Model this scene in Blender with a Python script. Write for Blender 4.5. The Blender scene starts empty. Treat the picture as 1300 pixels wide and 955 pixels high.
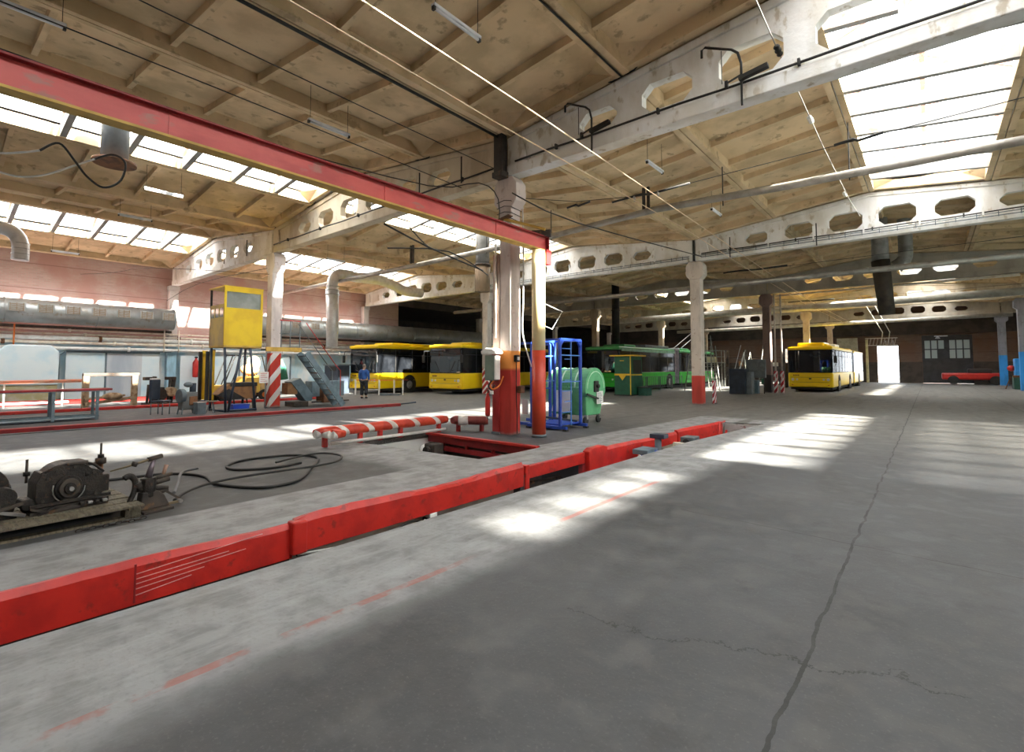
import bpy, bmesh, math, random
from mathutils import Vector, Matrix
from mathutils.geometry import tessellate_polygon
random.seed(7)
S = bpy.context.scene
COL = S.collection
PI = math.pi
R = math.radians

# ------------------------------------------------------------------ materials
class NT:
    def __init__(s, name):
        s.m = bpy.data.materials.new(name); s.m.use_nodes = True
        s.t = s.m.node_tree; s.b = s.t.nodes['Principled BSDF']; s.o = s.t.nodes['Material Output']
    def n(s, typ, **kw):
        nd = s.t.nodes.new(typ)
        for k, v in kw.items():
            if k.startswith('i_'):
                nd.inputs[int(k[2:])].default_value = v
            else: setattr(nd, k, v)
        return nd
    def l(s, a, b): s.t.links.new(a, b)
    def _in(s, nd, i, v):
        if isinstance(v, (int, float)): nd.inputs[i].default_value = v
        elif isinstance(v, (tuple, list)): nd.inputs[i].default_value = v
        else: s.l(v, nd.inputs[i])
    def math(s, op, a, b=0.0, c=0.0, clamp=False):
        nd = s.n('ShaderNodeMath', operation=op, use_clamp=clamp)
        s._in(nd, 0, a); s._in(nd, 1, b)
        if op in ('MULTIPLY_ADD', 'COMPARE', 'SMOOTH_MIN'): s._in(nd, 2, c)
        return nd.outputs[0]
    def mix(s, f, a, b):
        nd = s.n('ShaderNodeMix', data_type='RGBA')
        s._in(nd, 0, f)
        for i, v in ((6, a), (7, b)):
            if isinstance(v, (tuple, list)) and len(v) == 3: v = (*v, 1)
            s._in(nd, i, v)
        return nd.outputs[2]
    def rng(s, v, a, b, c=0.0, d=1.0):
        nd = s.n('ShaderNodeMapRange', interpolation_type='SMOOTHSTEP')
        s._in(nd, 0, v); nd.inputs[1].default_value = a; nd.inputs[2].default_value = b
        nd.inputs[3].default_value = c; nd.inputs[4].default_value = d
        return nd.outputs[0]
    def pos(s, obj=True):
        tc = s.n('ShaderNodeTexCoord') if obj else s.n('ShaderNodeNewGeometry')
        return tc.outputs['Object'] if obj else tc.outputs['Position']
    def noise(s, vec, scale, detail=4, stretch=None, rough=.55):
        if stretch:
            mp = s.n('ShaderNodeMapping'); s.l(vec, mp.inputs[0]); mp.inputs[3].default_value = stretch
            vec = mp.outputs[0]
        nd = s.n('ShaderNodeTexNoise'); s.l(vec, nd.inputs['Vector'])
        nd.inputs['Scale'].default_value = scale; nd.inputs['Detail'].default_value = detail
        nd.inputs['Roughness'].default_value = rough
        return nd.outputs[0]
    def sep(s, vec):
        nd = s.n('ShaderNodeSeparateXYZ'); s.l(vec, nd.inputs[0]); return nd.outputs
    def bump(s, h, st=.3, d=.02):
        nd = s.n('ShaderNodeBump'); s.l(h, nd.inputs['Height'])
        nd.inputs['Strength'].default_value = st; nd.inputs['Distance'].default_value = d
        s.l(nd.outputs[0], s.b.inputs['Normal'])
    def col(s, c): s._in(s.b, 'Base Color', (*c, 1) if isinstance(c, tuple) else c)

MATS = {}
def M(name, c, c2=None, scale=3., rough=.6, metal=0., bump=0., lo=.4, hi=.65, stretch=None, world=True, c3=None):
    if name in MATS: return MATS[name]
    t = NT(name); b = t.b
    b.inputs['Roughness'].default_value = rough; b.inputs['Metallic'].default_value = metal
    if c2 is None: c2 = tuple(x * .72 for x in c)
    p = t.pos(not world)
    nz = t.noise(p, scale, 5, stretch)
    out = t.mix(t.rng(nz, lo, hi), c, c2)
    if c3:
        n2 = t.noise(p, scale * 2.7, 6, stretch)
        out = t.mix(t.rng(n2, .58, .68), out, c3)
    t.col(out)
    if bump: t.bump(t.noise(p, scale * 6, 6), bump, .02)
    MATS[name] = t.m
    return t.m

concrete_tan = M('ceiling_concrete', (.74, .58, .37), (.56, .43, .26), 1.1, .9, bump=.25, c3=(.44, .33, .20))
white_plaster = M('whitewashed_concrete', (.84, .84, .83), (.68, .66, .61), 1.6, .9, bump=.5, c3=(.50, .45, .37), stretch=(1, 1, .45))
tan_plaster = M('tan_concrete', (.60, .53, .41), (.46, .38, .27), 1.5, .9, bump=.4, c3=(.44, .36, .26), stretch=(1, 1, .4))
grey_truss = M('grey_concrete', (.44, .40, .34), (.33, .30, .25), 1.5, .9, bump=.4, stretch=(1, 1, .4))
red_paint = M('red_paint', (.55, .022, .015), (.40, .015, .012), 3, .45, c3=(.28, .02, .015), bump=.1)
red_beam = M('red_beam_paint', (.62, .09, .08), (.48, .05, .05), 2.2, .42, c3=(.42, .14, .12), stretch=(1, .35, 1), bump=.1)
dark_red = M('dark_red_paint', (.30, .012, .015), (.2, .01, .012), 3, .5)
yellow_flange = M('yellow_ochre_paint', (.62, .40, .08), (.45, .28, .05), 3, .55)
yellow_paint = M('cabin_yellow', (.78, .55, .02), (.66, .43, .02), 1.5, .45)
bus_yellow = M('bus_yellow', (.85, .60, .01), (.80, .54, .01), 1, .28)
bus_green = M('bus_green', (.03, .50, .04), (.02, .42, .03), 1, .3)
bus_green2 = M('bus_green_roof', (.04, .32, .09), (.03, .26, .07), 1, .3)
black = M('black_rubber', (.015, .015, .015), (.025, .024, .023), 5, .6)
iron = M('dirty_iron', (.022, .020, .019), (.045, .036, .03), 9, .5, .4, bump=.5, c3=(.08, .045, .03))
rust = M('rusty_metal', (.22, .10, .045), (.10, .05, .03), 5, .75, .2, bump=.3)
rustdark = M('sooty_metal', (.07, .055, .045), (.035, .03, .028), 4, .7, .2, c3=(.14, .08, .04))
galv = M('galvanized_steel', (.52, .55, .57), (.42, .45, .48), 2, .35, .8)
steel = M('bare_steel', (.42, .42, .42), (.3, .29, .28), 5, .4, .8)
greymetal = M('grey_painted_metal', (.13, .16, .18), (.09, .11, .125), 4, .5)
bluegrey = M('blue_grey_painted_metal', (.15, .21, .25), (.10, .15, .18), 4, .5)
dkblue = M('dark_blue_grey_metal', (.03, .045, .07), (.02, .03, .05), 4, .5)
blue = M('blue_paint', (.02, .07, .42), (.015, .05, .32), 5, .4)
ltblue = M('sky_blue_paint', (.03, .30, .75), (.03, .24, .62), 5, .5)
bingreen = M('green_plastic', (.12, .42, .20), (.09, .34, .16), 4, .5)
kgreen = M('dark_green_paint', (.012, .11, .06), (.01, .08, .045), 3, .5)
kyellow = M('booth_yellow', (.75, .50, .03), (.65, .42, .03), 3, .5)
wood = M('weathered_wood', (.17, .145, .10), (.10, .085, .06), 6, .8, stretch=(1, 6, 1), c3=(.05, .04, .03), bump=.3)
brownwood = M('brown_board', (.30, .15, .06), (.22, .11, .05), 6, .7)
whitepaint = M('white_paint', (.82, .82, .80), (.68, .67, .64), 4, .5)
offwhite = M('cream_pipe_paint', (.85, .80, .72), (.70, .60, .48), 4, .5)
orange = M('orange_paint', (.85, .22, .03), (.70, .17, .03), 4, .5)
lampwhite = M('lamp_tube_white', (.78, .80, .84), (.66, .68, .72), 4, .4)
copper = M('wire_copper', (.85, .70, .50), (.75, .55, .38), 4, .3, .7)
cablewhite = M('pale_cable', (.62, .62, .60), (.5, .5, .48), 5, .5)
skin = M('skin', (.55, .34, .25), (.50, .30, .22), 5, .6)
hair = M('grey_hair', (.25, .22, .20), (.15, .13, .12), 20, .8)
jacket = M('blue_work_jacket', (.03, .12, .42), (.025, .09, .33), 6, .85)
trousers = M('dark_trousers', (.02, .022, .03), (.03, .032, .04), 6, .9)
navyplastic = M('bright_blue_plastic', (.01, .06, .55), (.01, .05, .45), 4, .4)
tarp = M('pale_tarpaulin', (.70, .74, .78), (.55, .60, .66), 2, .8)
paleblue = M('pale_blue_sheet', (.74, .85, .90), (.50, .74, .87), .7, .5, lo=.5, hi=.75)  # pale blue raised towards white in place of direct sun
tealgreen = M('green_cloth', (.05, .25, .15), (.04, .2, .12), 5, .8)
pitwall = M('pit_wall_render', (.40, .38, .34), (.28, .26, .23), 2, .9, bump=.3)
def _ww():
    t = NT('pit_whitewash_and_shade'); p = t.pos(False); x, y, z = t.sep(p); n = t.noise(p, 2, 5)
    t.col(t.mix(t.rng(t.math('ADD', x, n), -8.6, -8.4), t.mix(n, (.75, .76, .75), (.55, .55, .53)), (.10, .095, .09))); t.b.inputs['Roughness'].default_value = .85  # white at the west end, dark grey elsewhere in place of shade
    return t.m
shaded_whitewash = _ww()
darkbrown = M('dark_wall_paint', (.09, .075, .065), (.06, .05, .045), 1.5, .85)
gateblack = M('dark_gate', (.05, .052, .058), (.035, .036, .04), 2, .6)
hubgrey = M('wheel_hub_grey', (.35, .35, .36), (.22, .22, .23), 6, .4, .6)
bellow = M('grey_bellows', (.18, .19, .21), (.12, .13, .14), 5, .7)
bellowp = M('mauve_bellows', (.24, .22, .27), (.16, .15, .19), 5, .7)
headlamp = M('lamp_lens', (.75, .75, .72), (.55, .55, .53), 30, .1)
red_vehicle = M('red_vehicle_paint', (.55, .03, .02), (.45, .02, .02), 2, .35)
darkgreenm = M('dark_green_machine', (.02, .10, .07), (.015, .07, .05), 3, .5)
mint = M('pale_green_plastic', (.62, .85, .66), (.5, .75, .55), 4, .5)

def glassy(name, col, rough=.05, spec=.6):
    t = NT(name); t.b.inputs['Roughness'].default_value = rough
    t.b.inputs['Specular IOR Level'].default_value = spec
    t.col(t.mix(t.rng(t.noise(t.pos(False), 1.5), .4, .7), col, tuple(x * 1.8 + .003 for x in col)))
    return t.m
dark_glass = glassy('dark_bus_glass', (.006, .007, .009), .16, .3)
cab_glass = glassy('cabin_window_glass', (.16, .18, .17), .1)

def sky_pane(name='skylight_glazing', f=.25):
    t = NT(name)
    tr = t.n('ShaderNodeBsdfTransparent'); tr.inputs[0].default_value = (.93, .95, .96, 1)
    tl = t.n('ShaderNodeBsdfTranslucent')
    nz = t.noise(t.pos(False), 1.3, 4)
    t.l(t.mix(t.rng(nz, .35, .7), (.9, .92, .93), (.8, .8, .76)), tl.inputs[0])
    mx = t.n('ShaderNodeMixShader'); mx.inputs[0].default_value = f
    t.l(tr.outputs[0], mx.inputs[1]); t.l(tl.outputs[0], mx.inputs[2]); t.l(mx.outputs[0], t.o.inputs[0])
    return t.m
skyglass = sky_pane()
dimmed = sky_pane('dimmed_skylight_glazing', .68)  # cloudier pane that weakens the sun patch of the unseen near opening
frosted = sky_pane('weak_sun_skylight_glazing', .90)  # nearly opaque pane, so the unseen wide opening passes only weak sun
def clear_pane():
    t = NT('window_pane')
    tr = t.n('ShaderNodeBsdfTransparent'); tr.inputs[0].default_value = (.75, .85, .82, 1)
    gl = t.n('ShaderNodeBsdfGlossy'); gl.inputs[1].default_value = .1
    mx = t.n('ShaderNodeMixShader'); mx.inputs[0].default_value = .12
    t.l(tr.outputs[0], mx.inputs[1]); t.l(gl.outputs[0], mx.inputs[2]); t.l(mx.outputs[0], t.o.inputs[0])
    return t.m
pane_mat = clear_pane()
def frost():
    t = NT('frosted_pane'); tl = t.n('ShaderNodeBsdfTranslucent'); tl.inputs[0].default_value = (.75, .82, .80, 1); df = t.n('ShaderNodeBsdfDiffuse'); df.inputs[0].default_value = (.3, .33, .32, 1)
    mx = t.n('ShaderNodeMixShader'); mx.inputs[0].default_value = .85; t.l(tl.outputs[0], mx.inputs[1]); t.l(df.outputs[0], mx.inputs[2]); t.l(mx.outputs[0], t.o.inputs[0]); return t.m
frost_pane = frost()

def brick_mat(name, c1, c2, mortar, low=None):
    t = NT(name); t.b.inputs['Roughness'].default_value = .9
    p = t.pos(False); x, y, z = t.sep(p)
    cb = t.n('ShaderNodeCombineXYZ'); t.l(t.math('ADD', x, y), cb.inputs[0]); t.l(z, cb.inputs[1])
    br = t.n('ShaderNodeTexBrick'); t.l(cb.outputs[0], br.inputs[0])
    br.inputs['Color1'].default_value = (*c1, 1); br.inputs['Color2'].default_value = (*c2, 1)
    br.inputs['Mortar'].default_value = (*mortar, 1); br.inputs['Scale'].default_value = 1.
    br.inputs['Brick Width'].default_value = .26; br.inputs['Row Height'].default_value = .085; br.inputs['Mortar Size'].default_value = .012
    c = t.mix(t.rng(t.noise(p, .6, 5), .42, .62), br.outputs[0], (c1[0] * .85, c1[1] * .72, c1[2] * .68))
    # tie course lines of the panels
    ln = t.math('LESS_THAN', t.math('ABSOLUTE', t.math('SUBTRACT', t.math('FRACT', t.math('MULTIPLY', z, .83)), .5)), .018)
    c = t.mix(t.math('MULTIPLY', ln, .6), c, (c1[0] * .45, c1[1] * .35, c1[2] * .35))
    if low:
        zz = t.math('ADD', z, t.math('MULTIPLY', t.noise(p, .5, 3), .5))
        m = t.rng(zz, 3.12, 3.18, 1, 0)
        sun_white = t.rng(t.noise(p, .9, 5, (1, 1, .35)), .42, .62)
        lo2 = t.mix(sun_white, low, (.88, .92, .93))  # near-white tone in the blue paint stands in for direct sun
        dirt = t.math('MULTIPLY', t.rng(t.math('ADD', z, t.math('MULTIPLY', t.noise(p, 1.2, 5), .9)), .5, 1.3, 1, 0), .75)
        lo2 = t.mix(dirt, lo2, (.50, .45, .32))
        c = t.mix(m, c, lo2)
    t.col(c); t.bump(br.outputs[1], -.4, .01)
    return t.m
brick_left = brick_mat('pink_brick', (.62, .44, .42), (.54, .36, .33), (.55, .45, .42), low=(.50, .76, .88))
brick_far = brick_mat('brown_brick', (.20, .135, .10), (.16, .10, .08), (.14, .11, .09))

def floor_mat():
    t = NT('floor_concrete'); t.b.inputs['Roughness'].default_value = .72
    p = t.pos(False); x, y, z = t.sep(p)
    n1 = t.noise(p, .45, 5); n2 = t.noise(p, 3.2, 6); n3 = t.noise(p, 26, 4)
    track = t.noise(p, 1.0, 5, (2.2, .22, 1))
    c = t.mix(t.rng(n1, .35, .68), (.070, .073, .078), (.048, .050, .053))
    c = t.mix(t.math('MULTIPLY', t.rng(t.math('ADD', y, t.math('MULTIPLY', t.math('SUBTRACT', n1, .5), 3.)), 9., 16.), .75), c, (.15, .146, .135))  # far floor painted paler to imitate the stronger light there
    c = t.mix(t.math('MULTIPLY', t.rng(track, .5, .68), .45), c, (.058, .057, .055))
    c = t.mix(t.math('MULTIPLY', t.rng(n2, .45, .7), .30), c, (.165, .162, .155))
    c = t.mix(t.math('MULTIPLY', t.rng(t.noise(p, 55, 3), .55, .75), .35), c, (.15, .15, .15))
    c = t.mix(t.math('MULTIPLY', t.rng(t.noise(p, 1.7, 8, rough=.75), .54, .64), .35), c, (.035, .035, .036))
    wob = t.math('MULTIPLY', t.math('SUBTRACT', t.noise(p, 1.1, 6), .5), .55)
    xw = t.math('ADD', x, wob)
    # newer, paler concrete aprons along the inspection pit, cast as strips
    skew = t.math('MULTIPLY', t.math('MAXIMUM', t.math('SUBTRACT', y, 6.), 0.), .05)
    xs = t.math('SUBTRACT', xw, skew)
    a1 = t.math('MULTIPLY', t.rng(xs, -4.6, -4.5), t.rng(xs, -3.05, -2.55, 1, 0))
    xd = t.math('SUBTRACT', t.math('ADD', x, t.math('MULTIPLY', wob, .15)), skew)
    a2 = t.math('MULTIPLY', t.rng(xd, -6.32, -6.26), t.rng(xd, -4.9, -4.8, 1, 0))
    a3 = t.math('MULTIPLY', t.math('MULTIPLY', t.rng(xw, -9.6, -9.3), t.rng(xw, -6.4, -6.1, 1, 0)),
                t.math('MULTIPLY', t.rng(t.math('ADD', y, wob), 4.7, 5.0), t.rng(y, 6.4, 6.6, 1, 0)))
    yend = t.rng(y, 16.3, 16.8, 1, 0)
    ap = t.math('MULTIPLY', t.math('MAXIMUM', t.math('MAXIMUM', a1, a2), a3), yend)
    apc = t.mix(t.rng(n2, .4, .62), (.27, .276, .283), (.20, .202, .203))
    apc = t.mix(t.math('MULTIPLY', t.rng(n3, .5, .7), .45), apc, (.17, .17, .165))
    apc = t.mix(t.math('MULTIPLY', t.rng(t.noise(p, 4., 7, (1.6, .35, 1), .7), .45, .65), .5), apc, (.36, .367, .375))
    c = t.mix(t.math('MULTIPLY', ap, .92), c, apc)
    # darker oily patch around the dismantled machines
    oil = t.math('MULTIPLY', t.math('MULTIPLY', t.rng(xw, -9.8, -9.2), t.rng(xd, -6.36, -6.30, 1, 0)), t.rng(t.math('ADD', y, wob), 4.9, 5.4, 1, 0))
    c = t.mix(t.math('MULTIPLY', oil, .55), c, (.075, .075, .073))
    # expansion joints and cracks
    wj = t.math('MULTIPLY', t.math('SUBTRACT', t.noise(p, 2.2, 6), .5), .10)
    j1 = t.math('LESS_THAN', t.math('ABSOLUTE', t.math('ADD', t.math('ADD', x, .58), wj)), .011)
    j1b = t.math('LESS_THAN', t.math('ABSOLUTE', t.math('ADD', t.math('SUBTRACT', x, 2.5), wj)), .010)
    yy = t.math('ADD', y, t.math('MULTIPLY', x, .05))
    j2 = t.math('LESS_THAN', t.math('ABSOLUTE', t.math('SUBTRACT', t.math('FRACT', t.math('DIVIDE', t.math('ADD', t.math('ADD', yy, wj), .55), 6.0)), 0.0)), .0024)
    j2 = t.math('MULTIPLY', j2, t.math('GREATER_THAN', x, -2.2))
    wk = t.math('MULTIPLY', t.math('SUBTRACT', t.noise(p, .8, 8, rough=.7), .5), 1.6)
    cr = t.math('LESS_THAN', t.math('ABSOLUTE', t.math('SUBTRACT', t.math('ADD', y, t.math('ADD', wk, t.math('MULTIPLY', x, -.25))), 3.3)), .010)
    cr = t.math('MULTIPLY', cr, t.math('MULTIPLY', t.math('GREATER_THAN', x, -1.9), t.math('LESS_THAN', x, .1)))
    j = t.math('MAXIMUM', t.math('MAXIMUM', j1, j1b), t.math('MAXIMUM', j2, cr))
    c = t.mix(t.math('MULTIPLY', j, .8), c, (.022, .021, .02))
    # worn red guide line painted along the pit
    rx = t.math('ADD', t.math('SUBTRACT', x, skew), t.math('MULTIPLY', wj, .35))
    rl = t.math('LESS_THAN', t.math('ABSOLUTE', t.math('ADD', rx, 3.0)), .034)
    seg = t.math('MAXIMUM', t.math('MULTIPLY', t.rng(y, 4.3, 4.45), t.rng(y, 6.6, 6.75, 1, 0)),
                 t.math('MULTIPLY', t.math('MAXIMUM', t.rng(y, 3.2, 2.6), t.math('MULTIPLY', t.rng(y, 9, 9.2), t.rng(y, 11.2, 11.6, 1, 0))), t.rng(n2, .42, .56)))
    c = t.mix(t.math('MULTIPLY', t.math('MULTIPLY', rl, seg), .62), c, (.34, .10, .08))
    # dark pits and chips
    c = t.mix(t.math('MULTIPLY', t.rng(t.noise(p, 7, 3), .70, .76), .5), c, (.07, .068, .063))
    t.col(c)
    t._in(t.b, 'Roughness', t.rng(n2, .3, .7, .62, .85))
    t.bump(t.math('SUBTRACT', t.math('ADD', n3, t.math('MULTIPLY', n2, 1.5)), t.math('MULTIPLY', j, 2.5)), .28, .012)
    return t.m
floorm = floor_mat()

def column_mat(name, top, split, bottom, stripe=None, split2=None, mid=None, width=.3, chevron=False):
    t = NT(name); t.b.inputs['Roughness'].default_value = .75
    p = t.pos(True); x, y, z = t.sep(p)
    n = t.noise(p, 2.5, 6, (1, 1, .3))
    up = t.mix(t.rng(n, .42, .64), top, tuple(a * .72 for a in top))
    up = t.mix(t.math('MULTIPLY', t.rng(t.noise(p, 6, 5), .6, .7), .6), up, tuple(a * b for a, b in zip(top, (.5, .38, .32))))
    lowc = t.mix(t.rng(n, .42, .62), bottom, tuple(a * .75 for a in bottom))
    if stripe:
        if chevron: d = t.math('SUBTRACT', z, t.math('ABSOLUTE', t.math('ADD', x, t.math('MULTIPLY', y, -1.))))
        else: d = t.math('SUBTRACT', z, t.math('MULTIPLY', t.math('ADD', x, y), 1.25))
        st = t.math('LESS_THAN', t.math('FRACT', t.math('DIVIDE', d, width * 2)), .40)
        lowc = t.mix(st, lowc, stripe)
    if mid:
        lowc = t.mix(t.rng(z, split2 - .05, split2 + .05), lowc, mid)
    zz = t.math('ADD', z, t.math('MULTIPLY', t.math('SUBTRACT', n, .5), .06))
    c = t.mix(t.rng(zz, split - .01, split + .01), lowc, up)
    c = t.mix(t.rng(t.math('ADD', z, t.math('MULTIPLY', n, .2)), .1, .2, .75, 0), c, (.30, .27, .26))
    t.col(c); t.bump(n, .3, .02)
    return t.m

# ------------------------------------------------------------------ mesh helpers
class MB:
    def __init__(s): s.bm = bmesh.new()
    def _xf(s, vs, mat):
        if mat is not None: bmesh.ops.transform(s.bm, matrix=mat, verts=vs)
    def box(s, x0, x1, y0, y1, z0, z1, mat=None):
        v = [s.bm.verts.new(p) for p in ((x0,y0,z0),(x1,y0,z0),(x1,y1,z0),(x0,y1,z0),(x0,y0,z1),(x1,y0,z1),(x1,y1,z1),(x0,y1,z1))]
        for f in ((0,3,2,1),(4,5,6,7),(0,1,5,4),(1,2,6,5),(2,3,7,6),(3,0,4,7)): s.bm.faces.new([v[i] for i in f])
        s._xf(v, mat); return s
    def bar(s, p, q, w, h=None, up=(0,0,1)):
        h = h or w; p = Vector(p); q = Vector(q); d = q - p; L = d.length
        if L < 1e-6: return s
        zq = d.normalized(); u = Vector(up)
        if abs(zq.dot(u)) > .98: u = Vector((0,1,0))
        xq = u.cross(zq).normalized(); yq = zq.cross(xq)
        m = Matrix((xq, yq, zq)).transposed().to_4x4(); m.translation = p
        return s.box(-w/2, w/2, -h/2, h/2, 0, L, m)
    def cyl(s, p, q, r0, r1=None, n=16, cap=True):
        r1 = r0 if r1 is None else r1
        p = Vector(p); q = Vector(q); z = (q - p).normalized(); u = Vector((0,0,1)) if abs(z.z) < .95 else Vector((0,1,0))
        x = u.cross(z).normalized(); y = z.cross(x); a = []; b = []
        for i in range(n):
            t = 2*PI*i/n; d = x*math.cos(t) + y*math.sin(t)
            a.append(s.bm.verts.new(p + d*r0)); b.append(s.bm.verts.new(q + d*r1))
        for i in range(n):
            f = s.bm.faces.new((a[i], a[(i+1)%n], b[(i+1)%n], b[i])); f.smooth = True
        if cap: s.bm.faces.new(a[::-1]); s.bm.faces.new(b)
        return s
    def tube(s, pts, r, n=8, cap=True, smooth=0):
        pts = [Vector(p) for p in pts]
        if smooth:
            o = []; P = [pts[0]] + pts + [pts[-1]]
            for i in range(1, len(P) - 2):
                for k in range(smooth):
                    t = k / smooth; a, b, c, d = P[i-1], P[i], P[i+1], P[i+2]
                    o.append(.5*((2*b) + (c-a)*t + (2*a-5*b+4*c-d)*t*t + (3*b-a-3*c+d)*t**3))
            o.append(pts[-1]); pts = o
        prev = None; rings = []; x = None
        if isinstance(r, (list, tuple)) and len(r) != len(pts):
            r0 = r; r = []
            for i in range(len(pts)):
                f = i * (len(r0) - 1) / (len(pts) - 1); q = min(int(f), len(r0) - 2); r.append(r0[q] + (r0[q+1] - r0[q]) * (f - q))
        for i, p in enumerate(pts):
            z = (pts[min(i+1, len(pts)-1)] - pts[max(i-1, 0)]).normalized()
            if x is None:
                u = Vector((0,0,1)) if abs(z.z) < .95 else Vector((0,1,0)); x = u.cross(z).normalized()
            else: x = (x - z*x.dot(z)).normalized()
            y = z.cross(x); rr = r[i] if isinstance(r, (list, tuple)) else r
            rings.append([s.bm.verts.new(p + (x*math.cos(2*PI*k/n) + y*math.sin(2*PI*k/n))*rr) for k in range(n)])
        for a, b in zip(rings, rings[1:]):
            for k in range(n):
                f = s.bm.faces.new((a[k], a[(k+1)%n], b[(k+1)%n], b[k])); f.smooth = True
        if cap: s.bm.faces.new(rings[0][::-1]); s.bm.faces.new(rings[-1])
        return s
    def prism(s, loops, a, b, plane='XZ'):
        """polygon (outer loop, then holes) extruded from a to b along the third axis"""
        def P(u, v, w): return {'XZ': (u, w, v), 'XY': (u, v, w), 'YZ': (w, u, v)}[plane]
        tri = tessellate_polygon([[Vector((u, v, 0)) for u, v in lp] for lp in loops])
        flat = [q for lp in loops for q in lp]
        A = [s.bm.verts.new(P(u, v, a)) for u, v in flat]; B = [s.bm.verts.new(P(u, v, b)) for u, v in flat]
        for t in tri:
            try: s.bm.faces.new([A[i] for i in t]); s.bm.faces.new([B[i] for i in reversed(t)])
            except ValueError: pass
        k = 0
        for lp in loops:
            m = len(lp)
            for i in range(m):
                i0, i1 = k + i, k + (i+1) % m
                s.bm.faces.new((A[i0], A[i1], B[i1], B[i0]))
            k += m
        return s
    def ball(s, c, r, sc=(1,1,1), n=14):
        m = Matrix.Translation(c) @ Matrix.Diagonal((sc[0], sc[1], sc[2], 1))
        g = bmesh.ops.create_uvsphere(s.bm, u_segments=n, v_segments=max(6, n//2+1), radius=r, matrix=m)
        for v in g['verts']:
            for f in v.link_faces: f.smooth = True
        return s
    def lathe(s, prof, c=(0,0,0), axis='Z', n=24):
        """prof: list of (radius, height)"""
        rings = []
        for r, h in prof:
            ring = []
            for k in range(n):
                a, b = r*math.cos(2*PI*k/n), r*math.sin(2*PI*k/n)
                q = {'Z': (a, b, h), 'X': (h, a, b), 'Y': (a, h, b)}[axis]
                ring.append(s.bm.verts.new(Vector(q) + Vector(c)))
            rings.append(ring)
        for a, b in zip(rings, rings[1:]):
            for k in range(n):
                f = s.bm.faces.new((a[k], a[(k+1)%n], b[(k+1)%n], b[k])); f.smooth = True
        s.bm.faces.new(rings[0][::-1]); s.bm.faces.new(rings[-1]); return s
    def build(s, name, mat, parent=None, bevel=0., seg=2):
        bmesh.ops.recalc_face_normals(s.bm, faces=s.bm.faces[:])
        if bevel:
            es = [e for e in s.bm.edges if len(e.link_faces) == 2 and e.calc_face_angle(0) > .5]
            bmesh.ops.bevel(s.bm, geom=es, offset=bevel, segments=seg, profile=.5, affect='EDGES', clamp_overlap=True)
        me = bpy.data.meshes.new(name); s.bm.to_mesh(me); s.bm.free()
        me.materials.append(mat)
        o = bpy.data.objects.new(name, me); COL.objects.link(o)
        if parent is not None: o.parent = parent
        return o

def thing(name, label, cat, loc=(0,0,0), rz=0., group=None):
    o = bpy.data.objects.new(name, None); COL.objects.link(o); o.empty_display_size = .1
    o.location = loc; o.rotation_euler = (0, 0, rz); o['label'] = label; o['category'] = cat
    if group: o['group'] = group
    return o
def tag(o, label, cat, group=None):
    o['label'] = label; o['category'] = cat
    if group: o['group'] = group
    return o
def struct(o): o['kind'] = 'structure'; return o
def dup(root, loc=None, label=None, rz=None):
    r = root.copy(); COL.objects.link(r)
    if loc is not None: r.location = loc
    if rz is not None: r.rotation_euler = (0, 0, rz)
    if label: r['label'] = label
    for ch in list(root.children):
        c = ch.copy(); COL.objects.link(c); c.parent = r
        for g in list(ch.children):
            d = g.copy(); COL.objects.link(d); d.parent = c
    return r

# ------------------------------------------------------------------ the building grid
GX = [-32.7, -20.2, -7.7, 4.8, 17.3]
GY = [-16.1, -3.5, 9.1, 21.7, 34.3, 46.9, 59.5]
XW, XR, YB, YE = -33.2, 17.6, -16.4, 64.0
def roofz(x):
    k = (x + 32.7) / 12.5; f = k - math.floor(k)
    return 7.15 + .7 * (1 - abs(f - .5) * 2)
# openings in the roof: (x0, x1, y0, y1)
OPEN = []
for k, js in ((0, (1, 2)), (1, (1, 2, 4, 5)), (2, (1, 2, 4, 5))):
    mid = GX[k] + 6.25
    for j in js:
        if k == 2: OPEN.append((mid, mid + 3.1, GY[j] + .15, GY[j+1] - .15))
        else: OPEN.append((mid - 3.1, mid, GY[j] + .15, GY[j+1] - .15))
OPEN += [(8.15, 9.85, 5.1, 9.0), (8.7, 11.7, 10.4, 21.5), (11.9, 16.6, 10.4, 21.5), (9.0, 10.9, 36.5, 46.5), (9.3, 10.9, 47.5, 58.5)]  # unseen openings on the right, placed and sized to throw the sun patches

# floor with the inspection pits cut out
PIT = [(-5.1, -2.5), (-5.1, 6.3), (-5.06, 8.1), (-4.62, 15.1), (-3.62, 15.3), (-4.02, 10.5), (-4.1, 5.), (-4.14, -2.5)]
XPIT = [(-9.35, 6.05), (-6.05, 6.3), (-5.98, 7.3), (-6.0, 8.05), (-9.45, 8.1)]
fl = MB()
outer = [(XW, YB), (XR, YB), (XR, 90), (-49, 90), (-49, 24.8), (XW, 24.8)]
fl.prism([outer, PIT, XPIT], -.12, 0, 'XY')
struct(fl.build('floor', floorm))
def pit_shell(loop, depth, name, mat, skip=()):
    mb = MB(); n = len(loop)
    A = [mb.bm.verts.new((x, y, -.02)) for x, y in loop]; B = [mb.bm.verts.new((x, y, -depth)) for x, y in loop]
    for i in range(n):
        if i not in skip: mb.bm.faces.new((A[i], A[(i+1)%n], B[(i+1)%n], B[i]))
    mb.bm.faces.new(B[::-1])
    return struct(mb.build(name, mat))
pit_shell([(x + (-.04 if i in (0,1,2,3) else .04), y) for i, (x, y) in enumerate(PIT)], 1.35, 'trim_1', pitwall, (1,))
pit_shell(XPIT, 1.1, 'trim_2', shaded_whitewash, (1, 2))

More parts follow.
